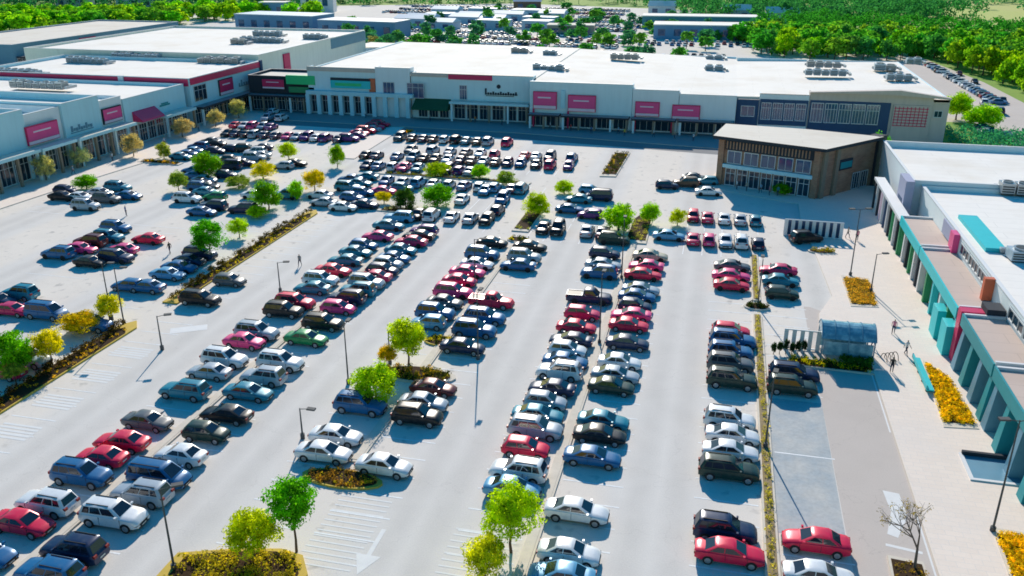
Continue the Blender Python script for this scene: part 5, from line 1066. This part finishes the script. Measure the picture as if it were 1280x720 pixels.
# ---------------------------------------------------------------- people
def person_mesh(seed,stride):
    V={'pel':(0,0,.94),'ch':(0,.02,1.32),'nk':(0,.02,1.50),'hd':(0,.05,1.60),'tp':(0,.05,1.74)}
    bm=bpy.data.meshes.new('tmp'); vs=[];es=[];rad=[]
    def v(p,r): vs.append(p); rad.append(r); return len(vs)-1
    pel=v((0,0,.95),(.15,.11)); ab=v((0,0,1.12),(.14,.10)); ch=v((0,.01,1.32),(.17,.115)); sh=v((0,.01,1.44),(.10,.08)); nk=v((0,.02,1.52),(.052,.052)); hd=v((0,.04,1.62),(.085,.095)); tp=v((0,.035,1.72),(.06,.07))
    es+=[(pel,ab),(ab,ch),(ch,sh),(sh,nk),(nk,hd),(hd,tp)]
    for s in(1,-1):
        st=stride*s
        h=v((s*.10,0,.88),(.095,.10)); k=v((s*.11,st*.6+.04,.50),(.06,.062)); a=v((s*.11,st-.02*abs(stride)/.2,.10),(.04,.042)); t=v((s*.12,st+.17,.045),(.038,.03))
        es+=[(pel,h),(h,k),(k,a),(a,t)]
        q=v((s*.20,0,1.41),(.058,.06)); e=v((s*.25,-st*.4-.03,1.13),(.042,.042)); wv=v((s*.25,-st*.9+.08,.90),(.03,.032)); hn=v((s*.25,-st*1.0+.12,.80),(.034,.02)); th=v((s*.22,-st*1.0+.15,.83),(.014,.014))
        es+=[(sh,q),(q,e),(e,wv),(wv,hn),(wv,th)]
    bm.from_pydata(vs,es,[]); o=bpy.data.objects.new('tmp',bm); COL.objects.link(o)
    md=o.modifiers.new('s','SKIN'); 
    for i,sv in enumerate(bm.skin_vertices[0].data): sv.radius=rad[i]; sv.use_root=(i==0)
    o.modifiers.new('u','SUBSURF').levels=1
    dg=bpy.context.evaluated_depsgraph_get(); me=bpy.data.meshes.new_from_object(o.evaluated_get(dg)); bpy.data.objects.remove(o)
    me.materials.clear()
    for m in ('cloth','trousers','skin','hair','black_trim'): me.materials.append(M[m])
    for p in me.polygons:
        c=p.center; z=c.z; ax=abs(c.x)
        p.use_smooth=True
        if z<.09: i=4
        elif ax>.19 and z<1.15: i=2
        elif z<.96: i=1
        elif z<1.49: i=0
        elif z>1.67 or (z>1.58 and c.y<.0): i=3
        else: i=2
        p.material_index=i
    me.name='person'; return me
PM=[person_mesh(1,.0),person_mesh(2,.20),person_mesh(3,.28)]
SH={'white':(.8,.8,.8),'black':(.02,.02,.02),'blue':(.05,.15,.4),'red':(.5,.03,.04),'grey':(.3,.3,.3),'teal':(.03,.3,.3),'yellow':(.7,.5,.05),'pale blue':(.35,.5,.65),'pink':(.75,.25,.35),'green':(.08,.3,.1),'orange':(.7,.25,.04),'beige':(.55,.45,.33)}
PP=[(18.9,84.,.12,'black','in black walking between the glass shelter and the teal bench'),(17.9,89.4,.12,'grey','in grey standing behind the glass shelter'),(21.,88.6,.12,'white','in white walking past the teal bench end'),(-90.,113.4,0,'blue','in blue crossing the aisle in the left field'),(-72.7,99.2,0,'black','in black by the leaning green tree'),(-52.8,98.7,0,'grey','in grey walking up the empty aisle'),
(3.9,151.9,.1,'white','in white before the restaurant windows'),(5.6,151.2,.1,'beige','in beige before the restaurant windows'),(7.9,150.6,.1,'pale blue','in pale blue before the restaurant windows'),(9.3,149.4,.1,'pink','in pink before the restaurant windows'),(10.7,149.3,.1,'teal','in teal before the restaurant windows'),
(-38,196.2,.12,'white','in white under the mall canopy by the first pink sign'),(-33.,195.2,.12,'red','in red before the mall by the second pink sign'),(-28,193.4,.12,'blue','in blue before the mall by the second pink sign'),(-22,194.6,.12,'pale blue','in pale blue between the second and third pink signs'),(-20.4,192.4,.12,'yellow','in yellow between the second and third pink signs'),(-14,193.,.12,'white','in white before the mall under the third pink sign'),(-9.3,192.,.12,'beige','in beige before the mall near the fourth pink sign'),(-5.2,190.9,.12,'white','in white before the mall under the fourth pink sign'),(-50,198,.12,'teal','in teal before the script sign'),(-57,199.5,.12,'orange','in orange before the script sign'),(-68,198.6,.12,'grey','in grey before the dark green awning'),(-85,199.4,.12,'white','in white before the pale pilasters'),
(-116.2,134,.12,'pale blue','in pale blue on the left pavement between tan and pale trees'),(-116.,145,.12,'white','in white on the left pavement by the pale tree'),(-114.5,160,.12,'pale blue','in pale blue by the dark left awning'),(-116.6,163.,.12,'teal','in teal by the dark left awning'),(-115.8,175,.12,'grey','in grey under the left canopy by the tan trees'),(20.6,94,.12,'pink','in pink on the walkway beside the mustard bed'),(19.6,128,.12,'beige','in beige by the end of the long slatted screen'),(20.8,127.,.12,'pink','in pink by the end of the long slatted screen')]
for i,(x,y,z,c,l) in enumerate(PP):
    o=obj('person',PM[i%3],None,(x,y,z),i*1.9); o.color=rgba(SH[c]); tag(o,'person '+l,'person','people about the mall')
# ---------------------------------------------------------------- woods beyond the road and on the left
rw=random.Random(21)
def pip(x,y,P):
    c=False; j=len(P)-1
    for i in range(len(P)):
        if (P[i][1]>y)!=(P[j][1]>y) and x<(P[j][0]-P[i][0])*(y-P[i][1])/(P[j][1]-P[i][1])+P[i][0]: c=not c
        j=i
    return c
WOOD=[(82,205),(130,205),(220,420),(200,470),(100,440),(40,470),(2,420),(12,352),(40,345),(60,352),(74,362),(79,330),(82.5,300),(84,255)]
pts=[]
k=0
while len(pts)<560 and k<40000:
    k+=1; x,y=rw.uniform(0,220),rw.uniform(200,470)
    if pip(x,y,WOOD) and all((x-a)**2+(y-b)**2>5.2**2 for a,b in pts): pts.append((x,y))
def vis(x,y): # inside the photograph's field of view
    a=math.degrees(math.atan2(-x,y)); return 13.5-32<a<13.5+32
pts=[p for p in pts if vis(*p)]
pts.sort(key=lambda p:p[0]**2+p[1]**2)
GREENS=[(.07,.19,.03),(.10,.25,.03),(.13,.29,.025),(.045,.14,.04),(.04,.12,.05)]
NI=170
for i,(x,y) in enumerate(pts[:NI]):
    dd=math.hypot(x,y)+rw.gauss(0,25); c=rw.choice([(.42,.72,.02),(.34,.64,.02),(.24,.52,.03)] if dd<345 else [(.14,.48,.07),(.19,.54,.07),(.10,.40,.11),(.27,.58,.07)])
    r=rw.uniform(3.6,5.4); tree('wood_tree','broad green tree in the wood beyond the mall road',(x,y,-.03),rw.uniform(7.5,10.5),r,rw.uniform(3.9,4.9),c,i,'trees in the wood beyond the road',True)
def mass(name,pp,h0,h1,r0,r1,colr,n,leaf):
    b=MB()
    for x,y in pp:
        h=rw.uniform(h0,h1); r=rw.uniform(r0,r1)
        b.tube((x,y,-.05),(x,y,h*.6),.25,.15,4,0,False)
        for q in range(n):
            d=rdir(rw); 
            if d.z<-.5: d.z*=-1
            p=Vector((x,y,h-r*.9))+Vector((d.x*r*.75,d.y*r*.75,d.z*r*.8)); clump(b,p,r*.42,13,leaf,rw)
    o=b.build(name,M['far_leaf']); o['kind']='stuff'; o.color=rgba(colr); return o
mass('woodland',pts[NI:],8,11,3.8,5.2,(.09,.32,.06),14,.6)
# belts of trees far away
def belt(poly,n,dmin,seed):
    r=random.Random(seed); out=[]; k=0; xs=[p[0] for p in poly]; ys=[p[1] for p in poly]
    while len(out)<n and k<n*60:
        k+=1; x,y=r.uniform(min(xs),max(xs)),r.uniform(min(ys),max(ys))
        if pip(x,y,poly) and all((x-a)**2+(y-b)**2>dmin**2 for a,b in out): out.append((x,y))
    return out
left=belt([(-345,340),(-305,358),(-285,385),(-275,440),(-236,468),(-232,490),(-262,505),(-330,480),(-400,430),(-400,380)],112,6.5,5)
left.sort(key=lambda p:p[0]**2+p[1]**2)
for i,(x,y) in enumerate(left):
    tree('wood_tree','bushy bright green tree in the belt behind the far left shops',(x,y,-.03),rw.uniform(8,11),rw.uniform(5,7.5),rw.uniform(4.4,5.4),[(.26,.62,.04),(.36,.72,.03),(.19,.52,.07)][i%3],i,'trees in the left belt',True)
mass('woodland',belt([(-620,560),(-260,600),(-60,640),(140,625),(140,760),(-300,820),(-700,760)],420,9,6),9,13,6,9,(.05,.28,.17),12,1.0)  # distant woods tinted blue-green, haze put into the leaf colour
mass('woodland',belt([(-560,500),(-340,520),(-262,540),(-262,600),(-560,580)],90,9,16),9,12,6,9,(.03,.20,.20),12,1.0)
mass('woodland',belt([(20,500),(84,520),(140,560),(120,625),(-60,600),(-20,520)],110,8,8),8,12,5.5,8,(.05,.28,.14),13,.9)
mass('woodland',belt([(150,470),(330,440),(420,520),(300,520),(150,500)],90,9,9),8,12,5.5,8,(.05,.26,.13),12,.9)
mass('woodland',belt([(120,640),(420,600),(600,760),(200,900)],110,12,10),9,13,7,10,(.06,.30,.17),11,1.2)
# trees on the strips of the far car parks
for i,(x,y) in enumerate([(-258+9.5*i,345+6*math.sin(i*1.7)) for i in range(14)]): tree('wood_tree','pale bushy tree along the strip behind the warehouse store',(x,y,-.02),5,2.6,2.,(.45,.46,.28),i,'trees behind the warehouse store',True)
for i in range(10): tree('shop_tree','bushy green tree before the low far-left shops',(-226+rw.gauss(0,2),258+i*5.2,0),6.5,3.,2.6,[(.10,.30,.05),(.16,.36,.05),(.3,.34,.10)][i%3],i,'trees before the low far-left shops',True)
far=belt([(-160,300),(0,285),(4,400),(-20,520),(-120,560),(-190,420)],105,8,12)
for i,(x,y) in enumerate(far): tree('car_park_tree','dark green tree among the far car parks',(x,y,-.02),rw.uniform(5,8),rw.uniform(2.8,4.4),rw.uniform(2.4,3.4),[(.08,.38,.18),(.14,.46,.10),(.08,.34,.26)][i%3],i,'trees among the far car parks',True)
# ---------------------------------------------------------------- far buildings
def house(name,label,x,y,lx,ly,h,a,wc,roofm,pitch=0,group=None):
    t=thing(name,label,'building',(x,y,0),a,group); b=MB(); b.box(-lx/2,lx/2,-ly/2,ly/2,-.05,h,0); o=obj('wall',b.mesh('wall',[M['objwall']]),t); o.color=rgba(wc)
    b=MB()
    if pitch:
        e=.5; b.face([(-lx/2-e,-ly/2-e,h+.01),(lx/2+e,-ly/2-e,h+.01),(lx/2,0,h+pitch),(-lx/2,0,h+pitch)]); b.face([(lx/2+e,ly/2+e,h+.01),(-lx/2-e,ly/2+e,h+.01),(-lx/2,0,h+pitch),(lx/2,0,h+pitch)])
        b.face([(-lx/2-e,ly/2+e,h+.01),(-lx/2-e,-ly/2-e,h+.01),(-lx/2,0,h+pitch)]); b.face([(lx/2+e,-ly/2-e,h+.01),(lx/2+e,ly/2+e,h+.01),(lx/2,0,h+pitch)])
    else: b.box(-lx/2-.2,lx/2+.2,-ly/2-.2,ly/2+.2,h+.01,h+.4,0)
    obj('roof',b.mesh('roof',[M[roofm]]),t)
    n=max(2,int(lx/7))
    for i in range(n):
        w=MB(); s=-lx/2+lx*(i+.5)/n; w.box(s-1.6,s+1.6,-ly/2-.06,-ly/2-.005,h*.25,h*.72,0); obj('window',w.mesh('window',[M['blue_glass']]),t)
BW={'white':(.85,.87,.9),'blue':(.22,.40,.60),'pale':(.6,.65,.7),'pink':(.6,.35,.4),'teal':(.12,.35,.4),'tan':(.5,.42,.33),'brown':(.25,.16,.11)}
for nm,lab,x,y,lx,ly,h,a,wc,rm_,p in (
 ('office_block','white office block standing above the trees at the top left','',0,0,0,0,0,'white','roof',0),) if False else (
 ('office_block','white office block standing above the trees behind the warehouse store',-252,528,20,16,17,.3,'white','roof_white',0),
 ('depot_building','dark blue depot right of the white office block',-262,490,16,12,8,.2,'blue','roof',0),
 ('depot_building','long navy shed behind the warehouse store',-212,405,44,20,8,-.12,'blue','unitroof',0),
 ('depot_building','low navy shed with a pale edge left of the far car parks',-165,392,40,16,7,-.12,'blue','unitroof',0),
 ('shop_building','blue box shop behind the gap of the two malls',-118,300,20,14,6,-.1,'blue','roof',0),
 ('warehouse','long pale warehouse with a blue front beyond the mall roof',-8,420,50,18,6,.05,'blue','roof_white',0),
 ('warehouse','long low warehouse farther back above the mall roof',-14,470,58,16,6,.05,'teal','roof_white',0),
 ('shop_building','tan low shop building among the far cars',-72,420,22,10,4.5,.1,'tan','roof_cream',0),
 ('house','white gabled house at the wood edge above the mall',28,520,18,10,5,.2,'white','roof_white',3),
 ('house','pale gabled house left of the white one',4,536,16,10,5,.1,'pale','roof',3),
 ('house','small white house at the top of the picture centre',-40,560,16,10,5,0,'white','roof_white',3),
 ('house','brown gabled house near the top centre',-130,585,18,11,5,.2,'brown','unitroof',3),
 ('house','white house at the top left behind the belt of trees',-395,545,24,12,6,.3,'white','roof_white',3),
 ('house','pale house at the far top left corner',-440,540,22,12,6,.3,'pale','roof_white',3)):
    M.setdefault('unitroof',plain('grey_sheet_roof',(.45,.58,.68),.6,0,.2,.6,.3,True))
    house(nm,lab,x,y,lx,ly,h,a,BW[wc],rm_,p)
M['palesheet']=plain('pale_blue_sheet_roof',(.55,.70,.82),.6,0,.15,.6,.3,True)
rb=random.Random(17)
for i in range(16):
    x=-158+rb.uniform(-4,4)+(i%4)*21; y=438+(i//4)*24+rb.uniform(-4,4)
    house('low_building','low pale-blue building in the band of roofs far beyond the mall',x,y,rb.uniform(13,18),rb.uniform(8,11),rb.uniform(3.5,5),-.12,(.5,.66,.8),'palesheet',rb.choice([0,1.6]),'low pale-blue roofs beyond the mall')
# low fence and shaded lawn behind the mall end
sheet('lawn',[(47.5,158),(75,158),(62,205),(60,228),(47.5,228)],.004,'grass')
b=MB(); rnd=random.Random(8)
for i in range(620): clump(b,(rnd.uniform(49,67),rnd.uniform(163,214),.3+1.6*rnd.random()),1.3,14,.30,rnd)
o=b.build('shrubbery',M['far_leaf']); o['kind']='stuff'; o.color=(.05,.34,.28,1)
# ---------------------------------------------------------------- far parked cars, too many and too small to count
b=MB(); rnd=random.Random(31); pm=[]
def tiny(x,y,a,c):
    ca,sa=math.cos(a),math.sin(a); T=lambda p:(x+p[0]*ca-p[1]*sa,y+p[0]*sa+p[1]*ca,p[2])
    def hx(x0,x1,w,z0,X0,X1,W,z1,mi):
        b.hexa([T(p) for p in ((x0,-w,z0),(x1,-w,z0),(x1,w,z0),(x0,w,z0),(X0,-W,z1),(X1,-W,z1),(X1,W,z1),(X0,W,z1))],mi)
    hx(-2.2,2.2,.86,.25,-2.1,2.05,.84,.9,c); hx(-1.7,1.1,.78,.901,-1.0,.4,.62,1.42,6); b.face([T(p) for p in ((-1.0,-.62,1.43),(.4,-.62,1.43),(.4,.62,1.43),(-1.0,.62,1.43))],c)
    for q in (1.3,-1.3): hx(q-.3,q+.3,.88,0.0,q-.3,q+.3,.88,.5,6)
def carrow(x0,y0,x1,y1,fill=.85,step=2.7):
    L_=math.hypot(x1-x0,y1-y0); n=int(L_/step); a=math.atan2(y1-y0,x1-x0)+math.pi/2
    for i in range(n):
        if rnd.random()<fill: t=i/n; tiny(lerp(x0,x1,t),lerp(y0,y1,t),a+rnd.gauss(0,.03),rnd.choice([0,0,0,0,1,1,2,3,3,4,5]))
for y0 in (284,290,302,308,322,328,344,350): carrow(-112+ (y0-284)*-.3,y0+3,2,y0-5,.8)
for y0 in (366,372,388,394,410,440,446,462,468,490,496): carrow(-150-(y0-366)*.2,y0+8,-42,y0,.8)
for y0 in (520,526,545,551,575,581): carrow(-210,y0+12,-60,y0,.85)
for y0 in (372,378,398,404): carrow(-255,y0+2,-176,y0-10,.85)
for y0 in (384,392,436,444,490,498,528): carrow(-36,y0,18,y0+2,.75)
carrow(-258,352,-170,330,.9); carrow(-262,358,-172,336,.9)
carrow(70.5,340,72.5,255,.6,3.2); carrow(60.8,235,57.5,190,.4,5.)
fm=[plain('far_paint',c,.35,.1,.05) for c in ((.85,.88,.92),(.05,.18,.40),(.02,.025,.035),(.3,.36,.42),(.35,.03,.05),(.03,.14,.17))]+[M['car_glass']]
o=b.build('distant_cars',fm); o['kind']='stuff'
